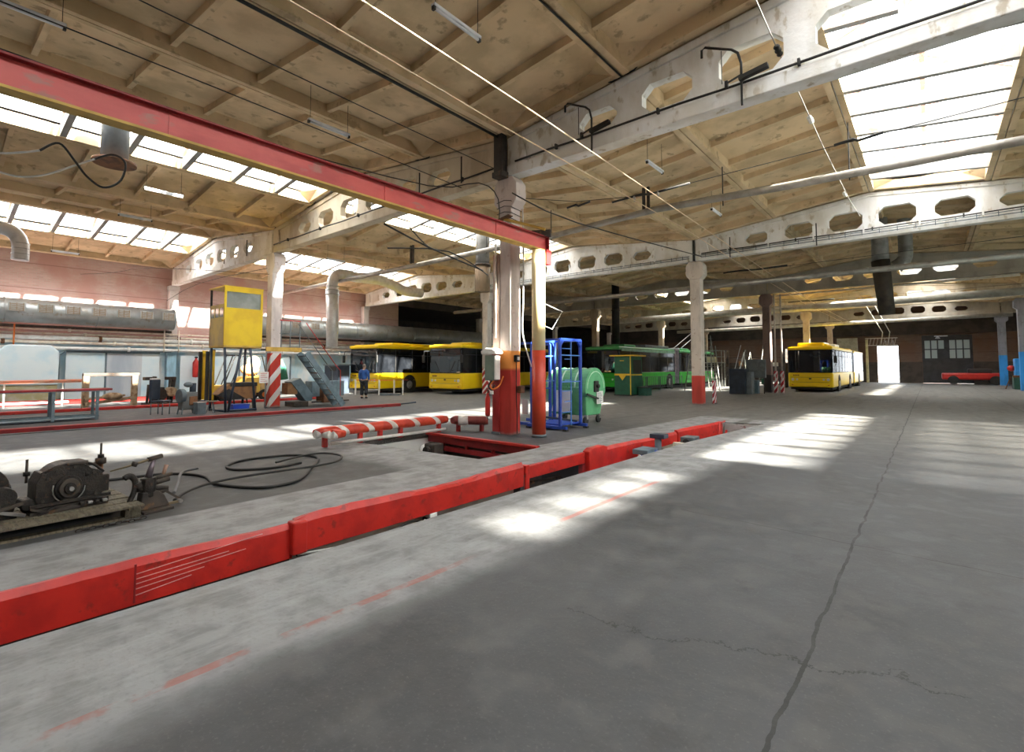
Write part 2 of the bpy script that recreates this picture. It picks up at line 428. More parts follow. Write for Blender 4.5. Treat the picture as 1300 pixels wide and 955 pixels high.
# walls
w = MB(); w.box(XW - .3, XW, YB, 25.0, 0, 8.2); struct(w.build('wall_left', brick_left))
w = MB(); w.box(-48.3, -48, 25, YE, 0, 7.2); w.box(-48, XW - .3, 24.7, 25, 0, 7.2); w.box(-48, XW, YE, YE + .3, 0, 7.2); struct(w.build('wall_side_hall', darkbrown))
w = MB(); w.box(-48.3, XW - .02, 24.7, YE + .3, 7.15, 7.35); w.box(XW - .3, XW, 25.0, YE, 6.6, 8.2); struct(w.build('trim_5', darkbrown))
w = MB(); w.prism([[(YB, 0), (YE, 0), (YE, 8.2), (YB, 8.2)]] + [[(y, 1.2), (y, 4.6), (y + 4.4, 4.6), (y + 4.4, 1.2)] for y in (12.1, 18.4, 24.7)], XR, XR + .3, 'YZ')
struct(w.build('wall_right', brick_far))
w = MB(); w.prism([[(XW, 0), (XR, 0), (XR, 8.2), (XW, 8.2)]], YB - .3, YB)
struct(w.build('wall_back', brick_far))
# far end wall: doorway to daylight, two glazed gates
DX0, DX1 = -4.15, -2.42
GATE = (-.55, 3.15, 4.7)
w = MB(); w.prism([[(XW, 0), (XR, 0), (XR, 8.2), (XW, 8.2)], [(DX0, .001), (DX1, .001), (DX1, 3.75), (DX0, 3.75)],
                   [(GATE[0], .001), (GATE[1], .001), (GATE[1], GATE[2]), (GATE[0], GATE[2])]], YE, YE + .35)
struct(w.build('wall_far', brick_far))
w = MB(); w.box(DX1 + .02, GATE[0] - .02, YE - .04, YE, 0, 2.1); w.box(GATE[1] + .02, XR, YE - .04, YE, 0, 2.1); w.box(XW, DX0 - .02, YE - .04, YE, 0, 2.1)
struct(w.build('baseboard_far', darkbrown))
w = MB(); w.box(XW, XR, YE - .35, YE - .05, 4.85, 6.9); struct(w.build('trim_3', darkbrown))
for gi, (x0, x1) in enumerate(((GATE[0], 1.30), (1.30, GATE[1]))):
    d = MB()
    zb, zt = 2.4, 4.25; ww = (x1 - x0 - .3) / 3
    holes = []
    for c in range(3):
        for r in range(2):
            if gi == 0 and c == 2 and r == 0: continue
            a = x0 + .15 + c*ww + .05; b = a + ww - .10; q = zb + r*(zt-zb)/2 + .05; e = q + (zt-zb)/2 - .10
            holes.append([(a, q), (a, e), (b, e), (b, q)])
    d.prism([[(x0, .02), (x1, .02), (x1, GATE[2]), (x0, GATE[2])]] + holes, YE + .05, YE + .13)
    dr = struct(d.build('door_%d' % (gi + 1), gateblack))
    pn = MB()
    for h in holes: pn.box(h[0][0], h[2][0], YE + .085, YE + .095, h[0][1], h[1][1])
    pn.build('window_pane', frost_pane, dr)
    MB().bar((x0 + .1, YE + .03, .6), (x1 - .1, YE + .03, 1.9), .06).build('brace', gateblack, dr)

# roof deck and ribs
ce = MB()
def slabs(x0, x1):
    xs = [x0 + (x1 - x0) * i / 4 for i in range(5)]
    return list(zip(xs, xs[1:]))
def cut(x0, x1, y0, y1):
    """rectangles of the slab left over around the openings"""
    rects = [(x0, x1, y0, y1)]
    for ox0, ox1, oy0, oy1 in OPEN:
        out = []
        for a, b, c, d in rects:
            if ox1 <= a + .05 or ox0 >= b - .05 or oy1 <= c or oy0 >= d: out.append((a, b, c, d)); continue
            u0, u1, v0, v1 = max(a, ox0), min(b, ox1), max(c, oy0), min(d, oy1)
            if c < v0: out.append((a, b, c, v0))
            if v1 < d: out.append((a, b, v1, d))
            if a < u0 - .01: out.append((a, u0, v0, v1))
            if u1 < b - .01: out.append((u1, b, v0, v1))
        rects = out
    return rects
def slope_box(mb, x0, x1, y0, y1, dz0, dz1):
    za, zb = roofz(x0 + 1e-4), roofz(x1 - 1e-4)
    v = [mb.bm.verts.new(p) for p in ((x0,y0,za+dz0),(x1,y0,zb+dz0),(x1,y1,zb+dz0),(x0,y1,za+dz0),(x0,y0,za+dz1),(x1,y0,zb+dz1),(x1,y1,zb+dz1),(x0,y1,za+dz1))]
    for f in ((0,3,2,1),(4,5,6,7),(0,1,5,4),(1,2,6,5),(2,3,7,6),(3,0,4,7)): mb.bm.faces.new([v[i] for i in f])
YS = GY + [YE]
for k in range(4):
    for (a, b) in slabs(GX[k], GX[k+1]):
        a2 = XW if (k == 0 and abs(a - GX[0]) < .01) else a
        b2 = XR if (k == 3 and abs(b - GX[4]) < .01) else b
        for j in range(len(YS) - 1):
            y0, y1 = YS[j], YS[j+1]
            for r in cut(a, b, y0, y1): slope_box(ce, *r, .30, .42)
            if a2 != a: slope_box(ce, a2, a, y0, y1, .0, .42)
            if b2 != b: slope_box(ce, b, b2, y0, y1, .0, .42)
            # tapered longitudinal ribs on both edges of the slab, with haunched ends
            for xe, s in ((a, 1), (b, -1)):
                lo, hi = sorted((xe + s*.015, xe + s*.15))
                slope_box(ce, lo, hi, y0 + .12, y1 - .12, 0, .30)
            slope_box(ce, a + .1, b - .1, y0 + .12, y0 + .34, .02, .30); slope_box(ce, a + .1, b - .1, y1 - .34, y1 - .12, .02, .30)
            n = max(1, round((y1 - y0) / 1.57))
            for i in range(1, n):
                yy = y0 + (y1 - y0) * i / n
                isopen = any(o[0] < (a+b)/2 < o[1] and o[2] < yy < o[3] for o in OPEN)
                if not isopen: slope_box(ce, a + .15, b - .15, yy - .05, yy + .05, .13, .30)
            for yy0, yy1 in ((y0 + .34, y0 + .75), (y1 - .75, y1 - .34)):     # triangular haunches
                for xe, s in ((a + .15, 1), (b - .15, -1)):
                    z = roofz(xe)
                    ym = yy0 if yy0 - y0 < 1 else yy1
                    pts = [(xe, ym, z + .02), (xe, yy1 if ym == yy0 else yy0, z + .3), (xe, ym, z + .3), (xe + s*.55, ym, roofz(xe + s*.55) + .3)]
                    vv = [ce.bm.verts.new(p) for p in pts]
                    for f in ((0,1,2),(0,2,3),(0,3,1),(1,3,2)): ce.bm.faces.new([vv[q] for q in f])
# outer roofing skin keeps daylight out along the slab joints
struct(ce.build('ceiling', concrete_tan))

# skylights
rib_white = M('skylight_rib_white', (.86, .87, .86), (.74, .74, .72), 2, .8, c3=(.55, .48, .38))
rib_grey = M('skylight_rib_grey', (.40, .40, .39), (.30, .30, .29), 2, .8, c3=(.35, .27, .18))
faded_red = M('faded_red_steel', (.72, .40, .34), (.62, .34, .28), 4, .6)
for i, (x0, x1, y0, y1) in enumerate(OPEN):
    zc = max(roofz(x0), roofz(x1))
    bay = 'near' if y1 < 9.2 else ('second' if y1 < 22 else ('fourth' if y1 < 47 else 'fifth'))
    side = 'left' if x1 < -26 else ('middle' if x1 < -13 else ('right' if x1 < 2 else 'unseen far right'))
    t = thing('skylight', ('dimmed translucent' if x0 > 11.8 else 'glazed') + ' roof skylight of the %s roof strip, %s bay from the front' % (side, bay), 'skylight', (0, 0, 0), 0, 'roof skylights')
    rb = MB()
    n = max(4, round((y1 - y0) / 1.3))
    for q in range(n + 1):
        yy = y0 + (y1 - y0) * q / n
        rb.prism([[(x0, roofz(x0) + .02), (x1, roofz(x1) + .02), (x1, roofz(x1) + .32), (x0, roofz(x0) + .32)]], max(y0, yy - .07), min(y1, yy + .07))
    rb.build('rib_frame', rib_grey, t)
    cb = MB(); zt = zc + 1.05
    cb.box(x0 - .1, x0, y0, y1, roofz(x0) + .05, roofz(x0) + .55); cb.box(x1, x1 + .1, y0, y1, roofz(x1) + .05, roofz(x1) + .55)
    cb.box(x0 - .1, x1 + .1, y0 - .1, y0, zc + .2, zc + .75); cb.box(x0 - .1, x1 + .1, y1, y1 + .1, zc + .2, zc + .75)
    cb.build('curb', rib_white, t)
    fr = MB(); m = (x0 + x1) / 2
    for q in range(0, n + 1, 2):
        yy = y0 + (y1 - y0) * q / n
        fr.bar((x0, yy, roofz(x0) + .5), (m, yy, zt), .09); fr.bar((m, yy, zt), (x1, yy, roofz(x1) + .5), .09)
    fr.bar((m, y0, zt), (m, y1, zt), .11)
    fr.build('glazing_bars', faded_red, t)
    gl = MB()
    for (xa, za, xb, zb) in ((x0 - .05, roofz(x0) + .54, m, zt + .03), (m, zt + .03, x1 + .05, roofz(x1) + .54)):
        v = [gl.bm.verts.new(p) for p in ((xa, y0, za), (xb, y0, zb), (xb, y1, zb), (xa, y1, za))]; gl.bm.faces.new(v)
    for yy in (y0, y1):
        v = [gl.bm.verts.new(p) for p in ((x0, yy, roofz(x0) + .54), (m, yy, zt + .03), (x1, yy, roofz(x1) + .54))]; gl.bm.faces.new(v)
    gl.build('pane', frosted if x0 > 11.8 else (dimmed if 8.1 < x0 < 8.2 else skyglass), t)

# windows added to the unseen right wall for fill daylight
for i, y in enumerate((12.1, 18.4, 24.7)):
    f = MB()
    for q in range(5): f.box(XR + .1, XR + .16, y + q*1.1 - .03, y + q*1.1 + .03, 1.2, 4.6)
    for z in (1.23, 2.9, 4.57): f.box(XR + .1, XR + .16, y, y + 4.4, z - .03, z + .03)
    wd = struct(f.build('window_%d' % (i + 1), gateblack))
    MB().box(XR + .125, XR + .13, y, y + 4.4, 1.2, 4.6).build('window_pane', pane_mat, wd)

# ------------------------------------------------------------------ columns
PLACE = {-7.7: 'central column row', -20.2: 'left column row', 4.8: 'right column row', -32.7: 'left wall', 17.3: 'right side'}
def column(x, y, mat, label, w=.42, top=6.18, cap=True, capmat=None, base_h=None):
    t = thing('column', label, 'column', (x, y, 0), 0, 'roof columns')
    s = MB(); s.box(-w/2, w/2, -w/2, w/2, 0, top - (.75 if cap else 0)); s.build('shaft', mat, t, bevel=.025)
    if cap:
        c = MB(); h = w/2; g = h + .17
        z0, z1, z2, z3 = top - .78, top - .60, top - .18, top
        prof = [(-h, z0), (-g, z1), (-g, z2), (-h - .04, z3), (h + .04, z3), (g, z2), (g, z1), (h, z0)]
        c.prism([prof], -h - .01, h + .01, 'XZ'); c.build('capital', capmat or mat, t, bevel=.02)
    return t
pinkgrey = (.62, .52, .48)
mA = column_mat('column_near', (.66, .57, .53), 1.98, (.52, .04, .03), split2=1.55, mid=(.80, .30, .06))  # orange over the red base is sunlight put into the paint colour
mC = column_mat('column_red_base', (.58, .52, .46), 1.22, (.48, .05, .035))
mD = column_mat('column_brown', (.27, .19, .17), 1.1, (.06, .05, .05))
mL = column_mat('column_striped', (.74, .68, .68), 2.15, (.62, .05, .03), stripe=(.82, .80, .78), width=.42)
mM = column_mat('column_chevron', (.62, .58, .53), 1.5, (.50, .04, .04), stripe=(.80, .78, .76), width=.20, chevron=True)
mB = column_mat('column_blue_base', (.24, .25, .29), 2.6, (.03, .28, .75))
mT = column_mat('column_tan', (.50, .40, .28), .9, (.30, .24, .18))
mW = column_mat('pilaster_white', (.74, .68, .67), 2.9, (.36, .58, .72))
colA = column(-7.72, 9.1, mA, 'near concrete column with red painted base coloured sunlit orange at its top, red crane beam passing it', w=.36)
column(-7.7, 21.7, mC, 'pale concrete column with plain square red base beside the striped bollard', w=.44)
column(-7.8, 34.3, mD, 'dark brown concrete column behind the dark control cabinets', w=.44)
column(-20.2, 9.1, mL, 'white column with broad diagonal red and white stripes beside the yellow cabin', w=.44)
column(-20.2, 21.7, mM, 'white column with red and white chevrons, right of second yellow bus', w=.42)
column(-20.2, 34.3, mT, 'shaded concrete column with flared head behind the green waste bin', w=.44)
column(-20.2, 46.9, mT, 'pale concrete column beyond the green trolleybus roof', w=.44)
column(-20.2, 59.5, mT, 'farthest column of the left row, seen past the red based column', w=.44)
column(-7.7, 46.9, mT, 'tan concrete column rising behind the roof of the right yellow trolleybus, nearer one', w=.44)
column(-7.7, 59.5, mT, 'smaller tan column rising behind the right yellow trolleybus, farther one', w=.44)
column(4.8, 59.5, mB, 'grey column with bright blue base in front of far gates', w=.5)
column(4.8, 46.9, mB, 'grey and blue column cut by the right picture edge', w=.5)
for j in (): column(-7.7, GY[j], mA, 'concrete column out of sight behind the camera, number %s from the gates' % ('one', 'two')[j])
for y in GY[2:]:
    nm = {-3.5: 'before the machines', 9.1: 'under the truss end beside the yellow cabin', 21.7: 'behind the first yellow bus', 34.3: 'in the dark behind the yellow buses', 46.9: 'in the dark far left corner area', 59.5: 'in the far left corner'}[y]
    t = thing('pilaster', 'whitewashed wall pilaster %s' % nm, 'pilaster', (XW + .22, y, 0), 0, 'wall pilasters')
    MB().box(-.2, .22, -.22, .22, 0, 6.2).build('shaft', mW, t, bevel=.02)
    MB().box(-.2, .3, -.26, .26, 5.95, 6.2).build('capital', mW, t, bevel=.02)

# ------------------------------------------------------------------ roof trusses (double pitched beams with openings)
def truss(x0, x1, y, mat, label, closed=False):
    m = (x0 + x1) / 2; n = 14
    outer = [(x0 + .03, 6.26), (x1 - .03, 6.26)] + [(x1 - .03, 7.10), (m, 7.78), (x0 + .03, 7.10)]
    holes = []
    for dx, hw, za, zb in ((-5.2, .33, 6.68, 6.98), (-3.75, .45, 6.62, 7.04), (-2.25, .5, 6.6, 7.16), (-.75, .52, 6.6, 7.24), (.75, .52, 6.6, 7.24), (2.25, .5, 6.6, 7.16), (3.75, .45, 6.62, 7.04), (5.2, .33, 6.68, 6.98)):
        if abs(dx) > 5: continue
        c = m + dx; k = .17
        holes.append([(c - hw, za + k), (c - hw, zb - k), (c - hw + k, zb), (c + hw - k, zb), (c + hw, zb - k), (c + hw, za + k), (c + hw - k, za), (c - hw + k, za)])
    t = thing('roof_truss', label, 'roof beam', (0, y, 0), 0, 'pierced concrete roof beams')
    MB().prism([outer] + holes, -.10, .10).build('web', mat, t)
    f = MB(); f.prism([[(x0 + .02, 6.2), (x1 - .02, 6.2), (x1 - .02, 6.46), (x0 + .02, 6.46)]], -.17, .17)
    for s in (1, -1):
        f.prism([[(x0 + .04, 6.44), (x0 + .62, 6.44), (x0 + .5, 7.08), (x0 + .04, 7.08)]], s*.09, s*.16); f.prism([[(x1 - .04, 6.44), (x1 - .62, 6.44), (x1 - .5, 7.08), (x1 - .04, 7.08)]], s*.09, s*.16)
    f.build('bottom_chord', mat, t, bevel=.02)
    c = MB()
    c.prism([[(x0 + .02, 7.0), (m, 7.68), (m, 7.83), (x0 + .02, 7.15)]], -.15, .15); c.prism([[(m, 7.68), (x1 - .02, 7.0), (x1 - .02, 7.15), (m, 7.83)]], -.15, .15)
    c.build('top_chord', mat, t, bevel=.015)
    return t
rown = {9.1: 'nearest row', 21.7: 'second row', 34.3: 'third row', 46.9: 'fourth row', 59.5: 'farthest row', -3.5: 'row behind the camera', -16.1: 'row at back wall'}
spn = {0: 'over the left wall bay', 1: 'over the middle bay', 2: 'over the right bay', 3: 'over the far right bay'}
for y in GY[2:]:
    for k in range(4):
        if k == 3 and y < 40: continue
        mt = white_plaster if y < 30 else (tan_plaster if y in (46.9,) else grey_truss)
        if y == 9.1 and k == 1: mt = tan_plaster
        truss(GX[k], GX[k+1], y, mt, 'pierced concrete roof beam of the %s, %s' % (rown[y], spn[k]))
# electric conduits clamped along the beams
def run(name, pts, r, mat, label, cat, group=None, smooth=0, n=6):
    return tag(MB().tube(pts, r, n, smooth=smooth).build(name, mat), label, cat, group)
for y, x0, x1, lb in ((9.1, -7.4, 4.5, 'black conduit clamped along the nearest beam right of the near column'), (9.1, -20., -8., 'black conduit clamped along the nearest beam left of the near column'), (21.7, -7.4, 4.6, 'dark cable conduit along the second beam in right bay')):
    t = thing('conduit', lb, 'conduit', (0, 0, 0), 0, 'beam conduits')
    MB().tube([(x0 + (x1-x0)*i/12, y - .19, 6.50 + .012*math.sin(i*2.1)) for i in range(13)], .022, 6).build('pipe', black, t)
    for i in range(5):
        xx = x0 + (x1-x0)*(i+.5)/5; MB().box(xx - .02, xx + .02, y - .23, y - .15, 6.45, 6.56).build('clamp', black, t)
t = thing('cable_rack', 'light cable ladder with hangers along the second roof beam', 'cable rack')
rk = MB(); 
for dz in (6.33, 6.42): rk.bar((-7.4, 21.45, dz), (4.6, 21.45, dz), .025)
for i in range(24): rk.bar((-7.2 + i*.5, 21.45, 6.30), (-7.2 + i*.5, 21.45, 6.46), .02)
rk.build('rack', greymetal, t)
for i in range(7):
    MB().bar((-6.3 + i*1.55, 21.44, 6.4), (-6.3 + i*1.55, 21.44, 6.92), .05, .02).build('hanger', whitepaint, t)
t = dup(t, (-12.5, 0, 0), 'light cable ladder with hangers along the second beam of the middle bay')
# cables that zigzag below the slab ends above the beam
for (xa, xb, lb) in ((-7.5, 4.6, 'dark cable zigzagging under the slab ribs above the nearest right beam'), (-20., -8., 'dark cable zigzagging under the slab ribs above the nearest middle beam'), (-32.5, -20.5, 'dark cable zigzagging under the slab ribs above the left beam')):
    pts = []; k = int(round((xb - xa) / 3.125))
    for i in range(k + 1):
        x = GX[int((xa + 32.8)//12.5)] + i*3.125
        pts += [(x - .25, 8.93, roofz(x - .25) - .0), (x + .25, 8.93, roofz(x+.25) - .0), (x + .7, 8.86, roofz(x + .7) + .2), (x + 2.4, 8.86, roofz(x + 2.4) + .2)]
    pts = [p for p in pts if xa <= p[0] <= xb]
    run('cable', pts, .016, black, lb, 'cable', 'slab cables')
run('cable', [(-7.74 + .0, -3, 7.10), (-7.74, 8.8, 7.10)], .03, black, 'black conduit running under the roof rib towards the near column', 'cable')
run('cable', [(-4.58, -3, 7.47), (-4.58, 8.9, 7.47)], .018, black, 'thin dark cable along the rib right of the near column', 'cable')
# ------------------------------------------------------------------ inspection pit edges
w = MB(); w.box(-6.1, -5.0, 6.15, 6.28, -1.35, -.12); w.box(-6.1, -4.95, 8.12, 8.25, -1.35, -.12); w.box(-6.1, -5.0, 6.2, 8.2, -1.4, -1.3)
struct(w.build('trim_4', gateblack))  # passage walls coloured near black in place of the opening's shade
def rough_beam(pts, z0, z1, th, amp, mat_name='pit_edge_beam', label='', group='red pit edge beams', scr=False):
    """painted edge beam following pts (x, y), with an uneven, battered upper lip"""
    t = thing(mat_name, label, 'edge beam', (pts[0][0], pts[0][1], 0), 0, group)
    ox, oy = pts[0]; mb = MB(); rnd = random.Random(int(abs(oy)*100) + 3)
    L = math.dist(pts[0], pts[-1]); n = max(3, int(L / .16)); ring = []
    for i in range(n + 1):
        f = i / n; x = pts[0][0] + (pts[-1][0] - pts[0][0])*f - ox; y = pts[0][1] + (pts[-1][1] - pts[0][1])*f - oy
        jz = amp*(rnd.random() - .5) + (amp*1.2*math.sin(i*.37)); jx = amp*.5*(rnd.random() - .5)
        ring.append([mb.bm.verts.new(p) for p in ((x, y, z0), (x + th, y, z0), (x + th + jx*.6, y, z1 - .05 + jz*.4), (x + th*.55 + jx, y, z1 + jz), (x, y, z1 + jz*.6))])
    for a, b in zip(ring, ring[1:]):
        for k in range(5): mb.bm.faces.new((a[k], a[(k+1) % 5], b[(k+1) % 5], b[k]))
    mb.bm.faces.new(ring[0][::-1]); mb.bm.faces.new(ring[-1])
    mb.build('face_plate', red_paint, t); return t
b1 = rough_beam([(-5.09, -2.4), (-5.09, 2.5)], -.335, .012, .07, .012, label='long red pit edge beam nearest the camera, scratched, with black gap below')
MB().box(0, .05, .02, 4.88, -.52, -.335).build('gap_shade_strip', black, b1)  # black strip standing in for the shade in the gap below the beam
sc = MB()
for i, (ya, yb, za, zb) in enumerate(((3.6, 4.6, -.09, -.02), (3.6, 4.3, -.13, -.10), (3.6, 4.45, -.17, -.12), (3.6, 4.1, -.21, -.18), (3.6, 4.0, -.26, -.22))):
    sc.bar((.0715, ya, za), (.0715, yb, zb), .002, .006)
sc.build('scratches', M('scratch_pink', (.75, .40, .38)), b1)
MB().box(.066, .073, 3.585, 3.60, -.32, -.01).build('joint', dark_red, b1)
b2 = rough_beam([(-5.09, 2.53), (-5.09, 6.22)], -.29, .045, .10, .028, label='middle red pit edge beam with battered raised upper lip')
MB().box(.0, .14, -.06, .10, -.30, .03).build('end_block', red_paint, b2, bevel=.02)
b3 = thing('pit_lintel', 'red lintel and posts framing the dark opening in the pit side', 'lintel', (-5.09, 6.25, 0), 0, 'red pit edge beams')
MB().box(0, .09, .1, 1.82, -.20, .0).build('lintel', red_paint, b3, bevel=.01)
MB().box(0, .12, .0, .10, -.48, .03).build('post', red_paint, b3, bevel=.01)
MB().box(.0, .10, 1.72, 1.82, -.95, -.2).build('post', dark_red, b3, bevel=.01)
MB().tube([(-.5, .2, -.45), (-.4, 1.7, -.5)], .03, 8).build('pipe', rustdark, b3)
b4 = thing('pit_corner_block', 'stubby raised red block right of the pit opening', 'edge block', (-5.06, 8.08, 0), 0, 'red pit edge beams')
MB().prism([[(0, -.5), (.68, -.44), (.68, .04), (.55, .075), (.12, .07), (0, .02)]], 0, .15, 'YZ').build('block', red_paint, b4, bevel=.015)
rough_beam([(-5.045, 8.78), (-4.86, 11.9)], -.36, .012, .10, .012, label='red pit edge beam behind the blue jack')
rough_beam([(-4.85, 11.95), (-4.66, 14.7)], -.36, .055, .10, .012, label='farthest red pit edge beam, ending at the pit steps')
t = thing('pit_steps', 'red steel steps with handrail at the far end of the pit', 'steps', (-4.55, 14.2, 0))
for i in range(3): MB().box(.05, .8, -.1 + i*.25, .12 + i*.25, -.95 + i*.25, -.90 + i*.25).build('tread', dark_red, t)
for x in (.02, .8): MB().bar((x, -.2, -1.2), (x, .75, -.22), .05).build('stringer', red_paint, t)
MB().tube([(.02, -.1, -.8), (.02, .15, .03), (.02, .6, .06)], .025, 8).build('handrail', red_paint, t)
w = MB(); w.box(-4.6, -3.66, 15.0, 15.05, -1.2, -.03); tag(w.build('pit_end_panel', M('patched_render', (.42, .42, .42), (.55, .56, .58), 3, .8, c3=(.3, .2, .2))), 'patched grey panel closing the far end of the pit', 'panel')
# cross pit beam
t = thing('steel_channel', 'dark red steel channel edging the small square pit', 'channel beam', (-9.4, 8.06, 0), 0)
MB().box(0, 3.35, -.06, .0, -.20, .02).build('web', dark_red, t, bevel=.008)
MB().box(0, 3.35, -.13, 0, -.03, .018).build('flange', red_paint, t); MB().box(0, 3.3, -.09, 0, -.36, -.26).build('lower_band', dark_red, t)
for i in range(4): MB().box(.5 + i*.8, .56 + i*.8, -.08, -.02, -.27, -.18).build('stiffener', dark_red, t)
t = thing('gas_cylinder', 'pale cylinder and dark valve gear at the end of the small pit', 'valve unit', (-9.15, 7.7, -1.1))
MB().lathe([(.0, 0), (.13, .0), (.13, .75), (.09, .85), (.04, .88)], (0, 0, 0)).build('body', whitepaint, t)
MB().box(.2, .55, -.2, .1, 0, .95).build('valve_block', rustdark, t, bevel=.03)
MB().cyl((.37, -.22, .8), (.37, -.30, .8), .10, n=12).build('handwheel', iron, t)
# low padded guard rail, red with white bands
def band_mat():
    t = NT('red_white_bands'); t.b.inputs['Roughness'].default_value = .45
    p = t.pos(True); x, y, z = t.sep(p)
    d = t.math('ADD', y, t.math('MULTIPLY', z, .8))
    d = t.math('ADD', d, t.math('MULTIPLY', x, -.5))
    st = t.math('LESS_THAN', t.math('FRACT', t.math('DIVIDE', d, .62)), .24)
    n = t.noise(p, 6, 4)
    c = t.mix(st, t.mix(t.rng(n, .4, .65), (.72, .07, .03), (.55, .04, .02)), t.mix(t.rng(n, .4, .6), (.85, .83, .8), (.65, .58, .55)))
    t.col(c); return t.m
bands = band_mat()
t = thing('guard_rail', 'low padded red and white guard rail along the small pit', 'guard rail', (-9.3, 5.15, 0))
MB().tube([(0, -.12, .28), (0, .05, .30), (-.03, 1.7, .30), (0, 3.2, .30), (.02, 3.35, .29)], [.09, .105, .105, .105, .08], 14).build('rail', bands, t)
MB().tube([(.32, .05, .28), (.30, .34, .27)], [.10, .07], 12).build('rail_end', bands, t)
MB().tube([(.02, .06, .28), (.32, .06, .28)], .09, 12).build('rail_corner', bands, t)
MB().tube([(.05, 0.2, .06), (.03, 3.3, .06)], .035, 8).build('lower_pipe', whitepaint, t)
for y in (.05, .85, 1.35, 1.9, 3.05): MB().box(-.04, .05, y, y + .09, 0, .22).build('post', red_paint, t, bevel=.01)
t = thing('guard_rail_end', 'short dark red rail section standing beyond the striped rail', 'guard rail', (-9.12, 8.52, 0))
MB().tube([(0, .02, .27), (.0, .12, .28), (.55, .6, .26), (.62, .66, .26)], [.08, .11, .11, .09], 14).build('rail', M('dull_red_pad', (.28, .06, .05), (.2, .04, .04), 3, .6), t)
for q in ((.08, .15), (.5, .55)): MB().box(q[0] - .04, q[0] + .04, q[1] - .04, q[1] + .04, 0, .2).build('post', dark_red, t)
MB().tube([(.12, .12, .27), (.30, .27, .28)], .114, 14).build('white_band', whitepaint, t)

# socket box and cables lying in the pit recess
t = thing('socket_box', 'small white socket box on the pit wall under the red beam', 'socket box', (-5.10, 4.34, -.42))
MB().box(.0, .12, -.05, .07, 0, .13).build('housing', whitepaint, t, bevel=.01); MB().box(-.0, .1, -.08, -.05, .02, .08).build('plug', black, t)
run('cable', [(-5.0, 2.55, -.31), (-5.0, 2.9, -.35), (-4.98, 3.4, -.40), (-4.97, 3.9, -.42), (-5.02, 4.24, -.36)], .012, cablewhite, 'pale cable running along the pit wall to the white socket', 'cable', None, 6)
run('cable', [(-5.03, 2.55, -.33), (-5.02, 3.1, -.40), (-5.0, 3.7, -.36), (-5.02, 4.0, -.33), (-5.04, 4.22, -.38)], .010, black, 'black cable running beside the pale cable in the pit', 'cable', None, 6)
# blue pit jack
t = thing('pit_jack', 'blue hydraulic pit jack inside the inspection pit', 'jack', (-4.45, 9.9, -1.3))
MB().box(-.3, .25, -.35, .35, .12, .75).build('body', blue, t, bevel=.03)
MB().prism([[(-.35, .75), (.4, .75), (.30, 1.12), (-.1, 1.18)]], -.25, .25, 'YZ').build('cover', navyplastic, t, bevel=.02)
MB().box(-.28, .05, -.45, .05, 1.12, 1.22).build('top_plate', bluegrey, t, bevel=.01)
MB().cyl((-.05, .3, .7), (-.05, .3, 1.42), .07).build('ram', greymetal, t); MB().box(-.2, .12, .2, .45, 1.38, 1.47).build('saddle', dkblue, t, bevel=.01)
for x in (-.28, .24):
    for y in (-.3, .3): MB().cyl((x - .03, y, .08), (x + .03, y, .08), .08, n=12).build('wheel', black, t)
MB().tube([(-.1, -.35, .95), (.0, -.8, 1.1), (.2, -1.1, 1.22), (.28, -1.3, 1.26)], .02, 8, smooth=5).build('hose', cablewhite, t)
t = thing('pump_unit', 'small dark grey motor box at the pit edge past the blue jack', 'motor box', (-4.18, 11.2, -.16))
MB().box(-.16, .14, -.2, .2, 0, .20).build('housing', greymetal, t, bevel=.02); MB().cyl((-.0, -.28, .1), (-.0, -.2, .1), .07).build('inlet', black, t)
MB().box(-.16, .1, -.6, -.5, -.0, .12).build('socket', offwhite, t)
w = MB(); w.box(-4.6, -4.0, 10.4, 11.8, -.2, -.165); w.box(-4.6, -4.5, 10.45, 10.52, -1.35, -.2); w.box(-4.1, -4.0, 11.7, 11.77, -1.35, -.2)
tag(w.build('plank', wood), 'board laid across the pit carrying the grey motor box', 'board')

# ------------------------------------------------------------------ red crane runway beam
t = thing('crane_beam', 'long red steel crane beam with ochre lower flange crossing the picture', 'crane beam', (-6.95, -2.5, 4.34), 0)
L = 11.98
MB().box(-.02, .02, 0, L, .03, .335).build('web', red_beam, t)
MB().box(-.11, .10, 0, L, .335, .36).build('top_flange', dark_red, t)
MB().box(-.10, .10, 0, L, 0, .03).build('bottom_flange', yellow_flange, t)
MB().box(-.11, .11, L, L + .03, .0, .36).build('end_plate', dark_red, t)
for y in (1.9, 4.3, 7.4, 10.2): MB().box(.02, .035, y, y + .012, .03, .335).build('weld_seam', red_beam, t)
t = thing('support_post', 'round steel post, cream above and red below, under the beam end', 'post', (-6.9, 9.16, 0))
MB().cyl((0, 0, 1.98), (0, 0, 4.32), .155, n=28).build('upper_pipe', M('cream_yellow_paint', (.80, .68, .40), (.70, .52, .22), 2, .5, stretch=(1, 1, .3)), t)
MB().cyl((0, 0, .06), (0, 0, 1.98), .158, n=28).build('lower_pipe', M('orange_red_paint', (.62, .07, .03), (.50, .05, .03), 2, .45), t)
MB().cyl((0, 0, 0), (0, 0, .07), .175, n=28).build('base_ring', greymetal, t)
MB().box(.03, .15, .12, .3, 4.0, 4.34).build('hanger_plate', dark_red, t)
t = thing('beam_bracket', 'ochre angle bracket tying the red beam end to the column', 'bracket', (-7.5, 8.9, 4.7))
MB().bar((-.15, -.1, .42), (.75, .32, .10), .09, .05).build('brace', yellow_flange, t)
MB().bar((.35, .35, .06), (.75, .55, .06), .16, .14).build('clamp', rustdark, t)
MB().bar((-.5, -.15, .36), (.1, -.15, .45), .16, .02).build('plate', rust, t)

